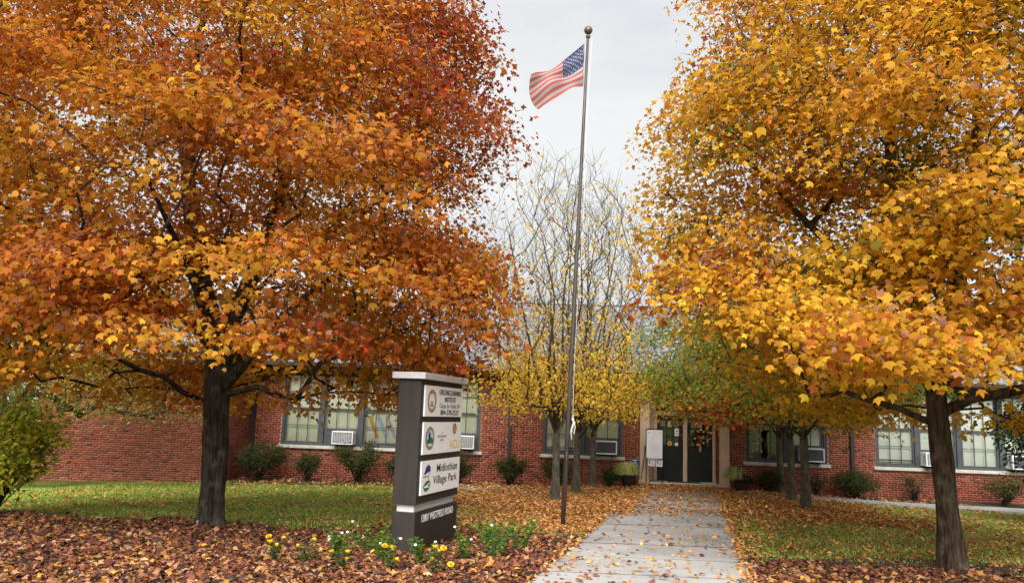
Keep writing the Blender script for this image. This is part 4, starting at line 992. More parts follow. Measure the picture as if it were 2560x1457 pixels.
for (a, q, r, mt) in ((1.9, .17, .045, gold_m), (.9, .19, .035, pink_ink), (1.4, .20, .03, blind_m), (3.3, .17, .03, blind_m), (4.4, .20, .045, gold_m), (5.4, .18, .035, pink_ink), (0.1, .12, .05, tanink_m), (2.9, .05, .055, fr_), (6.0, .06, .05, tanink_m), (4.9, .1, .05, fr_)):
    m = MB()
    for k in range(8): b = k * math.pi / 4; m.poly([(.0, -.012, .0), (r * math.cos(b - .33), 0, r * math.sin(b - .33)), (1.15 * r * math.cos(b), -.006, 1.15 * r * math.sin(b)), (r * math.cos(b + .33), 0, r * math.sin(b + .33))], 0)
    m.disc(0, 0, -.016, r * .4, n=8, m=1); f = m.build('flower', [mt, ink_m], wt); f.location = (q * math.cos(a), -.085, 1.25 * q * math.sin(a))
m = MB(); m.poly([(-.03, -.06, -.2), (.04, -.06, -.2), (.055, -.05, -.42), (.02, -.055, -.50), (-.01, -.05, -.42)]); m.poly([(-.02, -.07, -.2), (.02, -.07, -.2), (.0, -.062, -.40), (-.035, -.06, -.44)]); m.build('ribbon', tanink_m, wt)

# ------------------------------------------------------------------ trees
def noise3(p, sc, seed):
    r = np.random.default_rng(seed); out = 0
    for k in range(7):
        d = norm(r.normal(0, 1, (1, 3)))[0]; out = out + np.sin(p @ d * sc * (.6 + r.random()) + r.random() * 6.28)
    return out / 7 ** .5
def crown_targets(rng, n, c, zmin, zmax, R, prof, front=None, inner=.35, lob=.16, squash=(1, 1), boughs=0):
    out = []; ph = rng.random(8) * 6.28; zs = [p[0] for p in prof]; rs_ = [p[1] for p in prof]
    def limit(a, z):
        t = (z - zmin) / (zmax - zmin)
        lobe = 1 + lob * (math.sin(3 * a + 2.1 * z + ph[0]) * .5 + math.sin(5 * a - 1.7 * z + ph[1]) * .4 + math.sin(2.6 * z + ph[2] + 2 * a) * .5)
        return R * float(np.interp(t, zs, rs_)) * lobe
    def sample(inn):
        while True:
            t = rng.random(); pr = np.interp(t, zs, rs_)
            if rng.random() > pr: continue
            a = rng.random() * 6.283; z = zmin + t * (zmax - zmin); r = (inn + (1 - inn) * rng.random() ** .55) * limit(a, z)
            return a, r, z
    B = []
    for k in range(boughs * 40):
        a, r, z = sample(.5); q = np.array([r * math.cos(a), r * math.sin(a), z])
        if all(np.linalg.norm((q - b) / [.92, .92, .56]) > 1 for b in B): B.append(q)
        if len(B) >= boughs: break
    while len(out) < n:
        if B and rng.random() < .74:
            b = B[rng.integers(len(B))]; rb_ = math.hypot(b[0], b[1]); o = np.array([b[0], b[1], 0]) / max(rb_, .1); sd = np.array([-o[1], o[0], 0])
            u, v = rng.normal(0, .46), rng.normal(0, .52); q = b + o * (u - .15) + sd * v + np.array([0, 0, rng.normal(0, .15) - .20 * (u * u + v * v) - .12 * u])
            a, r, z = math.atan2(q[1], q[0]), math.hypot(q[0], q[1]), q[2]
            if z < zmin - .1 or r > limit(a, min(max(z, zmin), zmax)) * 1.1: continue
        else: a, r, z = sample(inner)
        x, y = c[0] + r * math.cos(a) * squash[0], c[1] + r * math.sin(a) * squash[1]
        if front and not front(x, y, z, r): continue
        out.append((x, y, z))
    return np.array(out)
def spray_leaves(T, c, rng, nper, size, colfn, spread=(.40, .40, .13), droop=.22, face=(.75, .65, .5), thin=None):
    n = len(T); k = rng.poisson(nper, n).clip(3); idx = np.repeat(np.arange(n), k); N = len(idx)
    o = T - np.array([c[0], c[1], 0]); o[:, 2] = 0; o = norm(o); s = np.stack([-o[:, 1], o[:, 0], np.zeros(n)], 1)
    a = np.clip(rng.normal(0, spread[0], N), -2.1 * spread[0], 1.9 * spread[0]); b = np.clip(rng.normal(0, spread[1], N), -2 * spread[1], 2 * spread[1]); z = rng.normal(0, spread[2], N) - droop * (a * a + b * b) - .1 * a
    pos = T[idx] + o[idx] * a[:, None] + s[idx] * b[:, None]; pos[:, 2] += z
    O = o[idx]
    hang = (1 - .62 * sstep(3.2, 6.0, pos[:, 2]))[:, None]       # low sprays hang, high sprays lie flat
    nrm = O * face[0] * hang + np.array([0, 0, face[1]]) * (1.5 - .5 * hang) + rng.normal(0, face[2], (N, 3))
    tip = O * .45 + np.array([0, 0, -.8]) * hang + rng.normal(0, .5, (N, 3)) + norm(pos - T[idx]) * .6
    sz = size * np.clip(rng.normal(1, .26, N), .45, 1.6)
    patch = np.clip(.5 + .30 * noise3(T, 1.5, int(rng.integers(1e6))) + rng.normal(0, .12, n), 0, 1)[idx]
    global LEAF_U
    LEAF_U = ((.5 + .24 * noise3(T, 2.0, int(rng.integers(1e6))) + rng.normal(0, .09, n))[idx] + rng.normal(0, .15, N))
    od = np.argsort(LEAF_U); LEAF_U[od] = np.linspace(0, .999, N)
    cc_ = colfn(pos, patch, idx, rng); LEAF_U = None
    if thin is not None:      # the far side and the very top carry fewer leaves
        kp = rng.random(N) > .5 * (pos[:, 1] > thin + 1.4) + .25 * (pos[:, 2] > 10.4); return pos[kp], nrm[kp], tip[kp], sz[kp], cc_[kp]
    return pos, nrm, tip, sz, cc_

# --- big maple left of the sign
GOLD, ORNG, RUST, MAR, PINK, YEL, OLIV, GRN, RED = (.56, .26, .026), (.54, .18, .020), (.40, .105, .020), (.25, .050, .034), (.40, .185, .115), (.70, .40, .04), (.20, .19, .030), (.055, .105, .018), (.50, .045, .02)
LB = (-5.19, -13.86); rngL = np.random.default_rng(101)
LC = (-5.55, -13.7)
def frontL(x, y, z, r):
    if y < LB[1] - .8 and z < 2.95 - .10 * (x < -6.5) * 3: return False
    if r < 1.0 and z < 3.4: return False
    if x > -2.2 and z < 2.75: return False
    if x > np.interp(z, [2.5, 3.6, 4.2, 6.2, 6.8, 7.6, 8.6, 9.5, 11], [-.75, -.45, -.95, -1.3, -.75, -1.35, -1.4, -1.1, -1.8]): return False
    return True
TL = crown_targets(rngL, 1300, LC, 2.35, 11.3, 4.75, [(0, .80), (.08, .97), (.3, 1.0), (.55, .97), (.75, .82), (.9, .52), (1, .2)], frontL, boughs=135)
TL = np.r_[TL, [(LC[0] + r * math.cos(a), LC[1] + r * math.sin(a), z) for r, a, z in zip(.4 + 2.0 * rngL.random(170), rngL.random(170) * 6.283, 4.3 + 5.2 * rngL.random(170))]]
def colL(pos, patch, idx, rng):
    h = sstep(2.5, 9.5, pos[:, 2]); rt = sstep(-3.6, -.9, pos[:, 0] + .35 * noise3(pos, 1.8, 77)); hi = sstep(4.0, 6.5, pos[:, 2]); low = 1 - sstep(2.4, 4.2, pos[:, 2]); p = patch
    w = np.stack([1.3 - .5 * h - .5 * rt, 1.2 + 0 * h, .35 + .35 * h + .6 * rt, .01 + .65 * rt * hi + .12 * h * (p > .7), .10 + .45 * hi * (p > .5) * (1 - rt), .25 + .9 * low * (p < .6), .02 + .03 * (p > .9), .008 + .0 * h, .02 + .10 * rt], 1)
    return mixc([MAR, RED, RUST, PINK, ORNG, GOLD, YEL, OLIV, GRN], w[:, [3, 8, 2, 4, 1, 0, 5, 6, 7]], rng)
stemsL = [([(0, 0, 0), (-.02, 0, 1.1), (-.08, 0, 2.1), (-.12, .05, 2.85)], .170, .205, None, 0),
          ([(-.12, .05, 2.85), (-.5, -.2, 4.0), (-.8, -.25, 5.6), (-.95, -.1, 7.5), (-.8, 0, 9.8)], .16, .03, 0, 1.0),
          ([(-.12, .05, 2.85), (.25, .2, 4.0), (.6, .35, 5.6), (.75, .3, 7.5), (.95, .2, 9.4)], .15, .03, 0, 1.0),
          ([(-.05, 0, 2.1), (.30, -.12, 2.45), (.62, -.18, 2.95), (1.3, -.1, 3.7), (2.6, .1, 4.7)], .095, .03, 0, .72),
          ([(-.1, 0, 2.7), (-1.1, -.4, 3.7), (-2.2, -.6, 4.8), (-3.1, -.7, 5.6)], .085, .025, 0, .95),
          ([(-.1, 0, 2.8), (-.2, -1.2, 3.9), (-.3, -2.4, 4.9)], .075, .025, 0, .98),
          ([(-.1, 0, 2.6), (-.2, 1.2, 3.7), (.1, 2.6, 4.9)], .08, .025, 0, .92)]
tree('maple_tree', 'large orange maple with dark forked trunk left of the monument sign', 'tree', LB, stemsL, TL, bark_a,
     lambda P, rad, ends: spray_leaves(TL, LC, rngL, 118, .080, colL, spread=(.34, .34, .12), face=(.7, .6, .65), thin=LC[1]), rngL, rise=.25, tip_r=.0048, singles=300, tpl='maple6', twigs=3)
# --- big maple at the right
RB_ = (5.56, -14.82); rngR = np.random.default_rng(202); RC = (5.85, -14.35)
def frontR(x, y, z, r):
    if y < RB_[1] - .8 and z < 2.9: return False
    if r < 1.0 and z < 3.3: return False
    if z < (5.0 - (x - 1.2) * .8 if y > -14.9 else 3.75 - (x - 1.2) * .35): return False
    if x < np.interp(z, [4, 4.8, 6.3, 7.0, 7.6, 8.6, 9.5, 11], [1.55, 1.25, 1.6, 1.85, 2.6, 2.45, 2.4, 2.8]): return False
    return True
TR = crown_targets(rngR, 1300, RC, 2.4, 11.3, 4.7, [(0, .80), (.08, .97), (.3, 1.0), (.55, .97), (.75, .85), (.9, .55), (1, .2)], frontR, boughs=135)
TR = np.r_[TR, [(RC[0] + r * math.cos(a), RC[1] + r * math.sin(a), z) for r, a, z in zip(.4 + 2.0 * rngR.random(170), rngR.random(170) * 6.283, 4.3 + 5.2 * rngR.random(170))]]
def colR(pos, patch, idx, rng):
    d = np.hypot(pos[:, 0] - RC[0], pos[:, 1] - RC[1]); inn = 1 - sstep(1.6, 3.6, d); low = 1 - sstep(2.6, 4.6, pos[:, 2]); lf = 1 - sstep(1.6, 3.4, pos[:, 0]); p = patch; hi = sstep(3.6, 5.5, pos[:, 2])
    w = np.stack([1.6 + 1.0 * low, .62 - .35 * low, .10 + .5 * lf, .01 + .12 * lf * (p > .6), .10 + .40 * hi * (p > .55) * (1 - inn), .6 + 1.0 * low, .12 + .8 * inn + .3 * (p > .85), .03 + .45 * inn * (p > .35) + .25 * (p > .93), 0.0 * d], 1)
    return mixc([(.30, .08, .03), RED, RUST, (.46, .23, .125), (.60, .26, .026), (.66, .36, .030), (.80, .50, .042), OLIV, GRN], w[:, [3, 8, 2, 4, 1, 0, 5, 6, 7]], rng)
stemsR = [([(0, 0, 0), (-.06, 0, 1.2), (-.10, .02, 2.2), (-.10, .05, 2.75)], .136, .135, None, 0),
          ([(-.1, .05, 2.75), (-.35, .2, 4.0), (-.5, .3, 5.8), (-.4, .3, 8), (-.3, .2, 9.8)], .12, .03, 0, 1.0),
          ([(-.1, .05, 2.75), (.35, .1, 4.0), (.7, .2, 5.8), (.9, .2, 8), (1.0, .2, 9.4)], .11, .03, 0, 1.0),
          ([(-.08, .0, 2.5), (.5, -.15, 2.9), (1.1, -.2, 3.15), (2.2, -.1, 3.7), (3.2, 0, 4.4)], .085, .03, 0, .90),
          ([(-.1, 0, 2.6), (-1.0, -.2, 3.8), (-2.2, -.3, 5.0), (-3.0, -.3, 5.9)], .085, .025, 0, .94),
          ([(-.1, 0, 2.7), (-.4, -1.2, 3.8), (-.8, -2.4, 4.8)], .075, .025, 0, .98),
          ([(-.1, 0, 2.5), (-.2, 1.2, 3.6), (.1, 2.6, 4.9)], .08, .025, 0, .9)]
tree('maple_tree', 'large golden maple with brown trunk at the right edge of the lawn', 'tree', RB_, stemsR, TR, bark_b,
     lambda P, rad, ends: spray_leaves(TR, RC, rngR, 118, .080, colR, spread=(.34, .34, .12), face=(.7, .6, .65), thin=RC[1]), rngR, rise=.25, tip_r=.0048, singles=300, ridge=1.7, tpl='maple6', twigs=3)

# --- three young maples in a row right of the walk
def young_maple(label, base, cx, cyy, zmin, zmax, R, seed, n, singles=0):
    rng = np.random.default_rng(seed); bz = gzf(*base)
    def fr(x, y, z, r): return not (r < .6 and z < 2.7)
    T = crown_targets(rng, n, (cx, cyy), zmin, zmax, R, [(0, .72), (.15, 1), (.45, .95), (.75, .65), (1, .2)], fr, inner=.3)
    def colf(pos, patch, idx, rng):
        d = np.hypot(pos[:, 0] - cx, pos[:, 1] - cyy); p = patch; low = 1 - sstep(2.0, 3.4, pos[:, 2])
        w = np.stack([.5 + .5 * (p < .5), .35 + .3 * (p > .7), .12 + .15 * low, .02 + 0 * d, .05 + 0 * d, .4 * (p < .5) + .1, 1.0 + .6 * (p > .4), .9 + 1.2 * (p > .4), .04 + .4 * low * (p > .72)], 1)
        return mixc([MAR, (.68, .13, .06), RUST, PINK, (.60, .24, .03), (.62, .32, .03), (.72, .45, .05), (.32, .36, .05), (.14, .24, .035)], w[:, [3, 8, 2, 4, 1, 0, 5, 6, 7]], rng)
    st = [([(0, 0, 0), (.0, 0, 1.0), (-.02, 0, 1.75)], .10, .09, None, 0), ([(-.02, 0, 1.75), (-.1, .05, 3), (-.05, .0, 4.5), (0, 0, zmax - bz - .5)], .07, .015, 0, 1.0),
          ([(-.02, 0, 1.75), (-.6, -.1, 2.4), (-1.3, -.2, 3.2)], .045, .015, 0, 1.0), ([(-.02, 0, 1.75), (.5, .1, 2.4), (1.2, .2, 3.2)], .045, .015, 0, 1.0), ([(-.02, 0, 1.7), (0, -.6, 2.4), (.1, -1.3, 3.2)], .04, .015, 0, .97)]
    return tree('young_maple', label, 'tree', base, st, T, bark_c, lambda P, rad, ends: spray_leaves(T, (cx, cyy), rng, 84, .080, colf, spread=(.36, .36, .13)), rng, rise=.2, tip_r=.005, tpl='maple4', group='young maples in a row right of the walk', singles=singles, ridge=.6)
young_maple('slim young maple nearest the camera in the row right of the walk', (6.40, -5.9), 5.75, -5.7, 2.3, 6.6, 3.4, 301, 400, 200)
young_maple('slim young maple in the middle of the row right of the walk', (6.95, -2.9), 6.5, -3.0, 2.35, 7.0, 3.2, 302, 250)
young_maple('slim young maple closest to the wall in the row right of the walk', (7.25, -.75), 7.0, -1.2, 2.5, 6.6, 2.3, 303, 160)

# --- three vase-shaped, nearly bare trees left of the walk, golden leaves low down
def vase_tree(label, base, seed, top, n, spread=1.0, leafn=1500):
    rng = np.random.default_rng(seed); bz = gzf(*base); bx, by = base
    T = []
    while len(T) < n:
        z = bz + 2.1 + (top - bz - 2.1) * rng.random() ** .75; t = (z - bz - 2.1) / (top - bz - 2.1)
        R = spread * (1.25 + 1.0 * math.sin(min(1, t * 1.3) * 1.57)) * (1 if t < .75 else (1 - (t - .75) * 2.0)); a = rng.random() * 6.283; r = R * rng.random() ** .6
        T.append((bx + r * math.cos(a), by + r * math.sin(a) * .8, z))
    skirt = []
    for k in range(n // 3):
        a = rng.random() * 6.283; r = spread * (.6 + 1.7 * rng.random()); skirt.append((bx + r * math.cos(a), by + r * math.sin(a) * .8, bz + 2.0 + 1.5 * rng.random() + .15 * r))
    T = np.array(T + skirt)
    st = [([(0, 0, 0), (.01, 0, .9), (0, 0, 1.65)], .095, .085, None, 0)]
    for k in range(6):
        a = k * 1.07 + seed; rr = spread * (.25 + .95 * rng.random()); h = (top - bz) * (.62 + .25 * rng.random())
        st.append(([(0, 0, 1.65), (.22 * rr * math.cos(a), .2 * rr * math.sin(a), 2.2), (.6 * rr * math.cos(a), .55 * rr * math.sin(a), 3.4), (1.05 * rr * math.cos(a + .35), .9 * rr * math.sin(a + .35), 5.0), (1.35 * rr * math.cos(a), 1.1 * rr * math.sin(a), h)], .048, .008, 0, 1.0))
    def lf(P, rad, ends):
        ids = np.where((rad < .02) & (P[:, 2] > bz + 1.75))[0]; z = P[ids, 2] - bz
        w = np.interp(z, [1.7, 2.2, 3.2, 4.0, 5.0, 6.5, 9], [.7, 1.0, .9, .5, .2, .09, .07]); w = w / w.sum()
        pk = rng.choice(ids, leafn, p=w); pos = P[pk] + rng.normal(0, .10, (leafn, 3)); lowm = (P[pk, 2] - bz < 4.0)[:, None]; pos += rng.normal(0, .13, (leafn, 3)) * lowm
        nrm = rng.normal(0, .8, (leafn, 3)) + [0, -.5, .4]; tip = rng.normal(0, .5, (leafn, 3)) + [0, 0, -.9]
        col = mixc([(.88, .60, .06), (.82, .48, .05), (.60, .56, .08), (.60, .28, .05), (.44, .25, .10)], np.tile([.48, .3, .12, .06, .04], (leafn, 1)), rng)
        return pos, nrm, tip, .094 * np.clip(rng.normal(1, .2, leafn), .5, 1.5), col
    return tree('vase_shaped_tree', label, 'tree', base, st, T, bark_c, lf, rng, rise=.95, tip_r=.0036, updraw=.75, wob=.075, tpl='ovate', group='young vase-shaped trees left of the walk', ridge=.6, step=.3, twigs=1)
vase_tree('nearly bare vase-shaped tree just left of the flagpole, nearest of its row', (.22, -5.9), 401, 8.9, 640, 1.05, 5600)
vase_tree('nearly bare vase-shaped tree just right of the flagpole, middle of its row', (.84, -3.2), 402, 9.0, 600, 1.05, 4800)
vase_tree('nearly bare vase-shaped tree closest to the wall in the left row', (1.42, -1.0), 403, 9.2, 560, 1.15, 3800)

# --- trees further off
def back_tree(name, label, base, c, zmin, zmax, R, seed, n, cols, w, nper=40, size=.11, tr=.16, tpl='diamond', bark_mat=None, zfork=1.8, spread=(.5, .5, .22), lean=0):
    rng = np.random.default_rng(seed); bz = gzf(*base)
    T = crown_targets(rng, n, c, zmin, zmax, R, [(0, .6), (.2, .95), (.5, 1), (.8, .7), (1, .25)], None, inner=.2, lob=.22)
    st = [([(0, 0, 0), (lean * .4, 0, zfork * .5), (lean, 0, zfork)], tr, tr * .85, None, 0), ([(lean, 0, zfork), (lean * 1.5 - .3, .1, zfork + 1.5), (lean - .2, 0, (zmax - bz) * .8)], tr * .6, .03, 0, 1.0), ([(lean, 0, zfork), (lean + .8, -.1, zfork + 1.4), (lean + 1.5, -.2, zfork + 2.8)], tr * .5, .03, 0, 1.0), ([(lean, 0, zfork), (lean - 1.0, .2, zfork + 1.2), (lean - 1.9, .2, zfork + 2.4)], tr * .45, .03, 0, 1.0)]
    return tree(name, label, 'tree', base, st, T, bark_mat or bark_a, lambda P, rad, ends: spray_leaves(T, c, rng, nper, size, lambda pos, p, i, r: mixc(cols, np.tile(w, (len(pos), 1)) * (1 + .9 * np.sin(p[:, None] * 40 + np.arange(len(cols)) * 2)), r), spread=spread, droop=.05, face=(.4, .6, .8)), rng, rise=.2, tip_r=.008, tpl=tpl, ridge=.9)
YG = [(.55, .42, .06), (.36, .34, .05), (.16, .18, .04), (.42, .26, .05)]; GRC = [(.10, .13, .05), (.16, .19, .07), (.07, .09, .035), (.25, .22, .07)]
back_tree('small_leaved_tree', 'yellow-green small-leaved tree in front of the windowless brick wing', (-13.95, -6.3), (-11.7, -5.3), 1.75, 6.0, 2.9, 501, 300, YG, [.4, .35, .25, .1], nper=60, size=.08, tr=.13, spread=(.42, .42, .16), zfork=1.6)
back_tree('dark_trunk_tree', 'olive tree with dark leaning trunk at the left edge behind the shrub', (-14.6, -7.8), (-15.2, -7.6), 2.6, 7.5, 2.8, 502, 150, YG, [.2, .3, .5, .15], nper=40, size=.09, tr=.19, zfork=2.0, lean=.3)
back_tree('background_tree', 'olive and orange tree rising behind the slate roof', (-3.6, 18), (-3.6, 18), 4, 11.4, 3.0, 503, 150, [(.22, .22, .10), (.30, .20, .08), (.45, .20, .06), (.14, .17, .08)], [.4, .25, .25, .3], size=.15, tr=.2, zfork=3)
back_tree('background_tree', 'green tree beyond the far left end of the brick wing', (-22, 6), (-22, 6), 1.5, 10, 4.2, 504, 150, GRC, [.3, .4, .2, .1], size=.18, tr=.25, zfork=2)
back_tree('background_tree', 'tall green tree far behind the left end of the building', (-30, 16), (-30, 16), 1.5, 14, 5.5, 505, 170, GRC, [.35, .3, .3, .1], size=.24, tr=.3, zfork=2)
back_tree('evergreen_tree', 'dark evergreen with glossy needles at the right edge of the photo', (13.0, -7.2), (12.85, -7.2), 1.15, 5.0, 1.75, 506, 150, [(.030, .055, .028), (.05, .085, .035), (.02, .035, .02), (.10, .10, .04)], [.4, .35, .3, .06], nper=150, size=.115, tr=.1, zfork=1.0, spread=(.26, .26, .16))

# ------------------------------------------------------------------ shrubs
def shrub(name, label, x, y, rx, h, seed, cols, w, n=1500, size=.05, stems=9, tpl='ovate', bare=.3, group=None, face=.5, spiky=0.0, ry=None):
    rng = np.random.default_rng(seed); bz = gzf(x, y) + .02; t = thing(name, label, 'shrub', (x, y, bz), group=group)
    ch = []; tips = []
    for k in range(stems * 4):
        a = rng.random() * 6.283; r = rx * rng.random() ** .5 * .95; e = np.array([r * math.cos(a), r * math.sin(a) * ((ry or rx) / rx), h * (.55 + .42 * rng.random()) * (1 - .35 * (r / rx) ** 2)])
        q = e * .45 + [0, 0, .1 * h] + rng.normal(0, .03, 3); u = np.linspace(0, 1, 7)[:, None]; s0 = np.array([rng.normal(0, .05), rng.normal(0, .05), 0])
        pts = (1 - u) ** 2 * s0 + 2 * u * (1 - u) * q + u * u * e; ch.append((pts, np.linspace(.011, .003, 7) * (1.0 if k % 4 else 1.5), 5, 0)); tips.append(pts[3:])
    lk(bpy.data.objects.new('stems', chains_mesh('stems', ch, twig_m)), t)
    tp = np.concatenate(tips); wt_ = np.maximum(.02, tp[:, 2] / h - bare) + .05; wt_ /= wt_.sum()
    c = tp[rng.choice(len(tp), n, p=wt_)] + rng.normal(0, .055 * rx / .45, (n, 3)); c[:, 2] = np.maximum(c[:, 2], .04)
    o = norm(c - [0, 0, h * .35]); nrm = o * face + [0, 0, .5] + rng.normal(0, .5, (n, 3)); tip = o * .8 + rng.normal(0, .5, (n, 3)) + [0, 0, .2]
    col = mixc(cols, np.tile(w, (n, 1)), rng, .18)
    stuff(lk(bpy.data.objects.new('foliage', leaf_mesh('foliage', c, nrm, tip, size * np.clip(rng.normal(1, .25, n), .5, 1.6), col, tpl, leaf_m, rng)), t))
    return t
AZ = [(.045, .075, .022), (.075, .105, .03), (.11, .11, .035), (.14, .07, .03), (.20, .16, .05)]
AG = 'azaleas along the front wall'
for k, (x, y, rx, h, lb, w, n) in enumerate([
    (-9.05, -1.25, .85, 1.22, 'wide green azalea beside the inner-corner downspout', [.4, .3, .15, .1, .05], 3200),
    (-7.5, -1.2, .50, .92, 'small green azalea between the two large ones under the left window', [.35, .3, .2, .1, .05], 1500),
    (-5.85, -1.3, .78, 1.28, 'largest azalea, below the grid-grilled air conditioner left of the sign', [.35, .3, .15, .15, .1], 3200),
    (-4.6, -1.2, .5, .9, 'low azalea mostly hidden behind the left side of the sign', [.3, .3, .2, .15, .05], 1300),
    (-2.75, -1.2, .50, .98, 'sparse azalea emerging behind the right side of the sign', [.25, .3, .25, .15, .05], 1500),
    (-1.15, -1.15, .52, .95, 'round azalea at the foot of the middle downspout', [.35, .35, .2, .08, .02], 2200),
    (.35, -1.0, .58, .86, 'azalea behind the flagpole and the nearest bare tree', [.3, .3, .2, .15, .05], 1500),
    (1.98, -.85, .38, .62, 'small bright green azalea left of the grass pot', [.3, .5, .2, .02, .02], 1100),
    (6.95, -.62, .5, .72, 'azalea behind the slim trunks right of the entrance', [.3, .5, .15, .05, .05], 1400),
    (8.35, -.75, .35, .70, 'thin half-bare azalea under the window right of the entrance', [.2, .25, .3, .25, .1], 260),
    (9.5, -.85, .66, .82, 'round azalea at the foot of the right downspout', [.3, .4, .2, .06, .04], 2400),
    (11.3, -.8, .5, .85, 'thin reddish azalea half hidden behind the big right maple trunk', [.15, .2, .3, .3, .1], 420),
    (13.9, -1.0, .68, .95, 'half-bare azalea with brown stems near the right edge', [.2, .25, .3, .2, .1], 1100)]):
    shrub('azalea', lb, x, y, rx * 1.06, h, 600 + k, AZ, w, n=int(n * 1.9), size=.058, group=AG)
shrub('leafy_shrub', 'tall yellow-green shrub with arching shoots at the left edge', -9.0, -13.55, 1.05, 2.1, 650, [(.52, .58, .06), (.72, .68, .09), (.30, .38, .05), (.70, .46, .07), (.16, .19, .04)], [.33, .27, .25, .13, .1], n=7500, size=.095, stems=28, bare=-.1, face=.3)

# ------------------------------------------------------------------ flower bed
rngF = np.random.default_rng(71)
def rose_bush(label, x, y, h, blooms, seed):
    rng = np.random.default_rng(seed); bz = gzf(x, y) + .03; t = thing('rose_bush', label, 'rose bush', (x, y - .12, bz), group='yellow roses in the bed'); t.scale = (.95, .95, .70)
    ch = []; nodes = []
    for (bx, bzz) in blooms + [(rng.normal(0, .06), h * .7) for _ in range(3)]:
        yy = rng.normal(0, .05); e = np.array([bx, yy, bzz]); u = np.linspace(0, 1, 6)[:, None]; s0 = np.array([rng.normal(0, .02), rng.normal(0, .02), -.02]); q = np.array([bx * .3, yy * .3, bzz * .55]); pts = (1 - u) ** 2 * s0 + 2 * u * (1 - u) * q + u * u * e
        ch.append((pts, np.linspace(.006, .003, 6), 5, 0)); nodes.append(pts[2:])
    lk(bpy.data.objects.new('stems', chains_mesh('stems', ch, twig_m)), t)
    nd = np.concatenate(nodes); n = 150; c = nd[rng.integers(0, len(nd), n)] + rng.normal(0, .035, (n, 3)); c[:, 2] = np.maximum(c[:, 2], h * .25)
    stuff(lk(bpy.data.objects.new('foliage', leaf_mesh('foliage', c, rng.normal(0, .6, (n, 3)) + [0, -.3, .8], rng.normal(0, 1, (n, 3)), .045, mixc([(.05, .10, .02), (.10, .17, .03), (.16, .15, .05)], np.tile([.4, .4, .2], (n, 1)), rng), 'ovate', leaf_m, rng)), t))
    for (k, (bx, bzz)) in enumerate(blooms):
        r = .034 + .008 * rng.random(); m = MB()
        for ring, (rr, zz, tilt, cnt) in enumerate(((1.0, .0, .45, 7), (.72, .012, .8, 6), (.45, .02, 1.1, 5), (.22, .026, 1.3, 4))):
            for q in range(cnt):
                a = q * 6.283 / cnt + ring * .5; ca, sa = math.cos(a), math.sin(a); o_ = rr * r
                bse = (o_ * .25 * ca, o_ * .25 * sa, zz * .4); w_ = o_ * .62; mid = (o_ * .8 * ca, o_ * .8 * sa, zz + r * .35 * tilt); tp = (o_ * ca * 1.05, o_ * sa * 1.05, zz + r * .62 * tilt)
                m.poly([bse, (mid[0] - sa * w_, mid[1] + ca * w_, mid[2]), (tp[0] - sa * w_ * .5, tp[1] + ca * w_ * .5, tp[2]), (tp[0] + sa * w_ * .5, tp[1] - ca * w_ * .5, tp[2]), (mid[0] + sa * w_, mid[1] - ca * w_, mid[2])])
        f = m.build('bloom', rose_m, t); f.location = (bx, float(nodes[k][-1][1]), bzz); f.rotation_euler = (.75 + .3 * rng.normal(), .3 * rng.normal(), rng.random() * 6)
rose_bush('rose bush with five yellow blooms, leftmost in the flower bed', -3.13, -16.75, .42, [(-.10, .42), (-.09, .34), (.0, .30), (.08, .385), (-.08, .24)], 711)
rose_bush('rose bush with three yellow blooms, second from the left', -2.78, -16.72, .38, [(-.10, .26), (.07, .36), (.16, .20)], 712)
rose_bush('rose bush with three yellow blooms beside the white-flowered plants', -2.30, -16.95, .32, [(-.14, .24), (.07, .285), (.09, .15)], 713)
rose_bush('rose bush with three yellow blooms at the foot of the sign', -1.76, -17.0, .42, [(-.06, .38), (.02, .35), (.10, .20)], 714)
rose_bush('rose bush with five yellow blooms right of the sign base', -1.22, -16.95, .42, [(-.03, .42), (.08, .42), (.03, .33), (-.08, .22), (.17, .16)], 715)
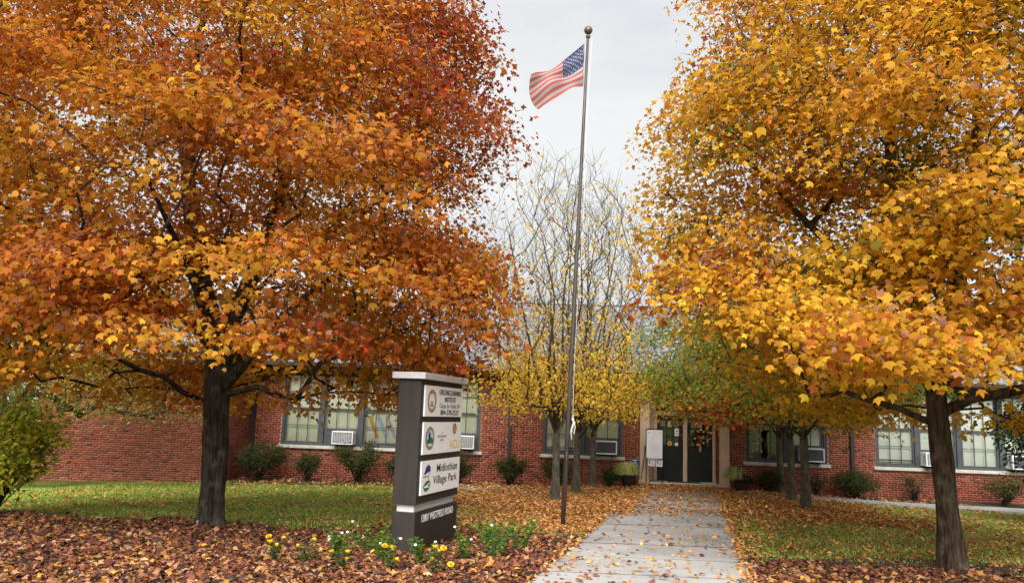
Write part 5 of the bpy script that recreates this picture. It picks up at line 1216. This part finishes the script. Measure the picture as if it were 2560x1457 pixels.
def bed_plant(label, x, y, h, r, nst, seed, flowers, cols=((.14, .26, .035), (.28, .36, .05), (.07, .14, .025))):
    rng = np.random.default_rng(seed); bz = gzf(x, y) + .03; t = thing('flowering_plant', label, 'plant', (x, y, bz), group='leafy plants in the flower bed')
    ch = []; L_ = []; D_ = []; tops = []
    for k in range(nst):
        a = rng.random() * 6.283; q = r * rng.random() ** .6; e = np.array([q * math.cos(a), q * math.sin(a), h * (.65 + .35 * rng.random())]); u = np.linspace(0, 1, 8)[:, None]; pts = u * e + np.array([0, 0, .06]) * u * (1 - u) + np.array([e[0] * .3, e[1] * .3, -.02])
        ch.append((pts, np.linspace(.004, .002, 8), 4, 0)); tops.append(pts[-1])
        for j in range(26):
            uu = .15 + .85 * rng.random(); c = np.array([np.interp(uu, np.linspace(0, 1, 8), pts[:, m]) for m in range(3)]); b = rng.random() * 6.283; L_.append(c); D_.append((math.cos(b), math.sin(b), .45))
    lk(bpy.data.objects.new('stems', chains_mesh('stems', ch, MATS['ink_green'])), t); L_ = np.array(L_); D_ = np.array(D_); n = len(L_)
    stuff(lk(bpy.data.objects.new('foliage', leaf_mesh('foliage', L_, rng.normal(0, .3, (n, 3)) + [0, 0, 1] - D_ * .3, D_ + rng.normal(0, .2, (n, 3)), .058 * np.clip(rng.normal(1, .2, n), .6, 1.4), mixc(cols, np.tile([.4, .35, .25], (n, 1)), rng), 'ovate', leaf_m, rng, width=.8)), t))
    for k in range(flowers):
        m = MB(); p = tops[k % len(tops)] + rng.normal(0, .02, 3)
        for q in range(5): a = q * 1.2566; m.poly([(0, 0, 0), (.02 * math.cos(a - .5), .02 * math.sin(a - .5), .004), (.028 * math.cos(a), .028 * math.sin(a), .006), (.02 * math.cos(a + .5), .02 * math.sin(a + .5), .004)])
        f = m.build('flower', white_petal, t); f.scale = (.75, .75, .75); f.location = tuple(p + [0, 0, .008]); f.rotation_euler = (.7, .2 * rng.normal(), 0)
for k, (x, y, h, r, nst, fl_, lb) in enumerate([(-2.52, -16.3, .34, .26, 14, 4, 'leafy plant with white flowers left of the sign, in front'), (-2.30, -15.75, .36, .26, 12, 1, 'leafy plant just behind the white-flowered one left of the sign'), (-1.98, -15.4, .34, .22, 11, 1, 'leafy plant against the left end of the sign base'),
    (-1.95, -16.5, .34, .14, 9, 2, 'upright yellow-green plant in front of the left corner of the sign'), (-1.48, -16.45, .32, .17, 10, 2, 'low leafy plant in front of the sign base'), (-1.02, -15.95, .36, .13, 8, 2, 'upright leafy plant before the right half of the sign base'),
    (-.62, -15.6, .46, .26, 16, 1, 'bushy green plant right of the sign base'), (-.38, -14.9, .46, .24, 13, 0, 'bushy green plant furthest right in the flower bed'), (-.85, -14.7, .42, .18, 9, 0, 'leafy plant behind the right end of the sign base')]):
    bed_plant(lb, x, y, h, r, nst, 730 + k, fl_)

# ------------------------------------------------------------------ fallen leaves and grass
rngD = np.random.default_rng(91)
def zones(x, y):
    nz = noise2(x, y, .9, 1) * .7 + noise2(x, y, 2.7, 2) * .35
    left = x < WL(y); right = x > WR(y)
    brown = np.where(left, sstep(-12.4, -13.6, y + .5 * nz - .10 * np.minimum(0, x + 2)), 0) + np.where(right, sstep(-14.7, -15.9, y + .4 * nz), 0)
    gold = np.where(left, sstep(-4.0, -.2, x + .9 * nz + .12 * (y + 6)) * sstep(-13.0, -11.2, y + .5 * nz), 0) + np.where(right, sstep(9.6, 7.0, x + .8 * nz) * sstep(-9.6, -7.2, y + .6 * nz + .35 * (x - 5)), 0)
    edge = np.where(right, np.exp(-(x - WR(y)) / .35), 0) + np.where(left, np.exp(-(WL(y) - x) / .35), 0)
    return np.clip(brown, 0, 1), np.clip(np.maximum(gold, 0), 0, 1), np.clip(edge, 0, 1), left, right
NC = 430000
X = rngD.uniform(-12, 12.5, NC); Y = -19.6 + 19.4 * rngD.random(NC)
br, go, ed, lf_, rt_ = zones(X, Y); wm = ~lf_ & ~rt_
scat = np.where(wm, 0, .07 + .09 * (noise2(X, Y, 1.1, 5) > .2)) * np.where(X < -3, .40, 1.3)
path_r = (X > 5.9) & (np.abs(Y - (-1.75 - (X - 6) * .10)) < .52); path_l = (X < 1.7) & (X > -2.9) & (np.abs(Y + 2.45) < .22)
# leaves drifted onto the far half of the walk, from its left edge
drift = np.where(wm, .012 + .02 * (noise2(X, Y, 2.2, 12) > .35), 0) + np.where(wm & (Y > -9.4), np.clip(.95 - (X - WL(Y)) / .55, 0, 1) * .9 + .9 * sstep(-2.6, -1.0, Y) + .10, 0) + np.where(wm, np.clip(.6 - (WR(Y) - X) / .22, 0, 1) + np.clip(.5 - (X - WL(Y)) / .2, 0, 1), 0)
bed = (Y > -2.0) & (X < 2.9) | (Y > -1.2) & (X > 5.9)
pb = np.where(wm, 0, br); pg = np.maximum(np.where(wm, 0, np.maximum(go, .45 * ed * (1 - br))), drift); pg = np.where(bed, np.maximum(.16, go * .7), pg)
sup = np.where(path_r | path_l, np.where(X < 1.8, .75, np.where(X < 7.2, .5, .10)), 1.0)
u = rngD.random(NC); selb = u < pb * sup * .72; selg = (~selb) & (u < np.maximum(pg, scat) * sup)
def fallen(name, label, sel, tpl, size, cols, w, tiltv, z0, zr):
    n = int(sel.sum()); x, y = X[sel], Y[sel]; wm_ = wm[sel]; pthr = (path_r | path_l)[sel]
    z = gz(x, y) + z0 + zr * rngD.random(n) + np.where(wm_, .05, 0) + np.where(pthr, .05, 0)
    nrm = rngD.normal(0, tiltv, (n, 3)) + [0, 0, 1]; tip = rngD.normal(0, 1, (n, 3))
    me = leaf_mesh(name, np.stack([x, y, z], 1), nrm, tip, size * np.clip(rngD.normal(1, .25, n), .5, 1.6), mixc(cols, np.tile(w, (n, 1)), rngD, .18), tpl, dead_m, rngD, curl=2.2, width=1.25 if tpl == 'diamond' else 1.0)
    o = stuff(lk(bpy.data.objects.new(name, me))); tag(o, label, 'leaves'); return o
fallen('fallen_leaves', 'brown and purple fallen maple leaves carpeting the foreground', selb, 'maple4', .072, [(.14, .045, .026), (.25, .088, .035), (.36, .165, .075), (.085, .034, .027), (.45, .27, .14), (.52, .25, .05), (.035, .020, .018)], [.22, .24, .17, .13, .09, .07, .10], .42, .012, .05)
fallen('fallen_leaves', 'small golden-orange fallen leaves drifted over the lawn and walk edges', selg, 'diamond', .072, [(.58, .27, .07), (.48, .19, .05), (.66, .36, .12), (.32, .12, .045), (.72, .46, .18), (.20, .08, .04)], [.27, .25, .2, .13, .09, .06], .35, .012, .035)
# single leaves lying on the walk
wl_cols = [(.13, .035, .03), (.30, .11, .045), (.58, .30, .05), (.66, .42, .08), (.20, .07, .05), (.42, .18, .06)]
wl_mesh = [leaf_mesh('fallen_leaf', np.zeros((1, 3)), np.array([[0, 0, 1.]]), np.array([[0, 1., 0]]), [1.0], np.array([wl_cols[k % 6]]) * (1 + .15 * (k % 3 - 1)), 'maple6', dead_m, rngD, curl=2.4) for k in range(18)]
for k in range(300):
    y = -17.6 + 15.5 * rngD.random() ** 1.7; x = WL(y) + (WR(y) - WL(y)) * (.02 + .96 * rngD.random())
    o = lk(bpy.data.objects.new('fallen_leaf', wl_mesh[int(rngD.integers(0, 18))])); s = (.078 if y < -9 else .065) * (.6 + .6 * rngD.random())
    o.scale = (s, s, s); o.location = (x, y, gzf(x, y) + .058); o.rotation_euler = (rngD.normal(0, .25), rngD.normal(0, .25), rngD.random() * 6.283)
    tag(o, 'single dry leaf lying on the grey concrete walk', 'leaf', 'leaves scattered on the walk')
# lawn blades
NG = 210000
gxx = rngD.uniform(-13, 13.5, NG); gyy = rngD.uniform(-18.5, -1.3, NG); b2, g2, e2, l2, r2 = zones(gxx, gyy)
inpath = (gxx > 5.9) & (np.abs(gyy - (-1.75 - (gxx - 6) * .10)) < .58) | (gxx < 1.7) & (gxx > -2.9) & (np.abs(gyy + 2.45) < .27) | (gyy > -2.1) & (gxx < 3) | (gyy > -1.2)
keep = (l2 | r2) & ~inpath & (rngD.random(NG) < (1 - .97 * b2) * (1 - .80 * g2))
gxx, gyy = gxx[keep], gyy[keep]; n = len(gxx); hz = np.clip(.052 * (1 + .35 * noise2(gxx, gyy, 3, 8)), .02, .1) * (.6 + .7 * rngD.random(n))
dry = np.clip(.45 + .3 * noise2(gxx, gyy, .8, 9) + .45 * (gxx > 4), 0, 1)
gcol = mixc([(.27, .43, .05), (.39, .54, .08), (.58, .55, .16), (.17, .29, .035)], np.stack([1.1 - dry, .9 - .4 * dry, .9 * dry, .4 - .2 * dry], 1), rngD, .15)
gt = rngD.normal(0, .45, (n, 3)) + [0, 0, 1]; gn = np.cross(gt, rngD.normal(0, 1, (n, 3)))
me = leaf_mesh('grass', np.stack([gxx, gyy, gz(gxx, gyy) - .003], 1), gn, gt, hz, gcol, 'blade', grass_m, rngD, width=.22)
gr = stuff(lk(bpy.data.objects.new('grass', me))); tag(gr, 'short green and straw-coloured lawn grass', 'grass')
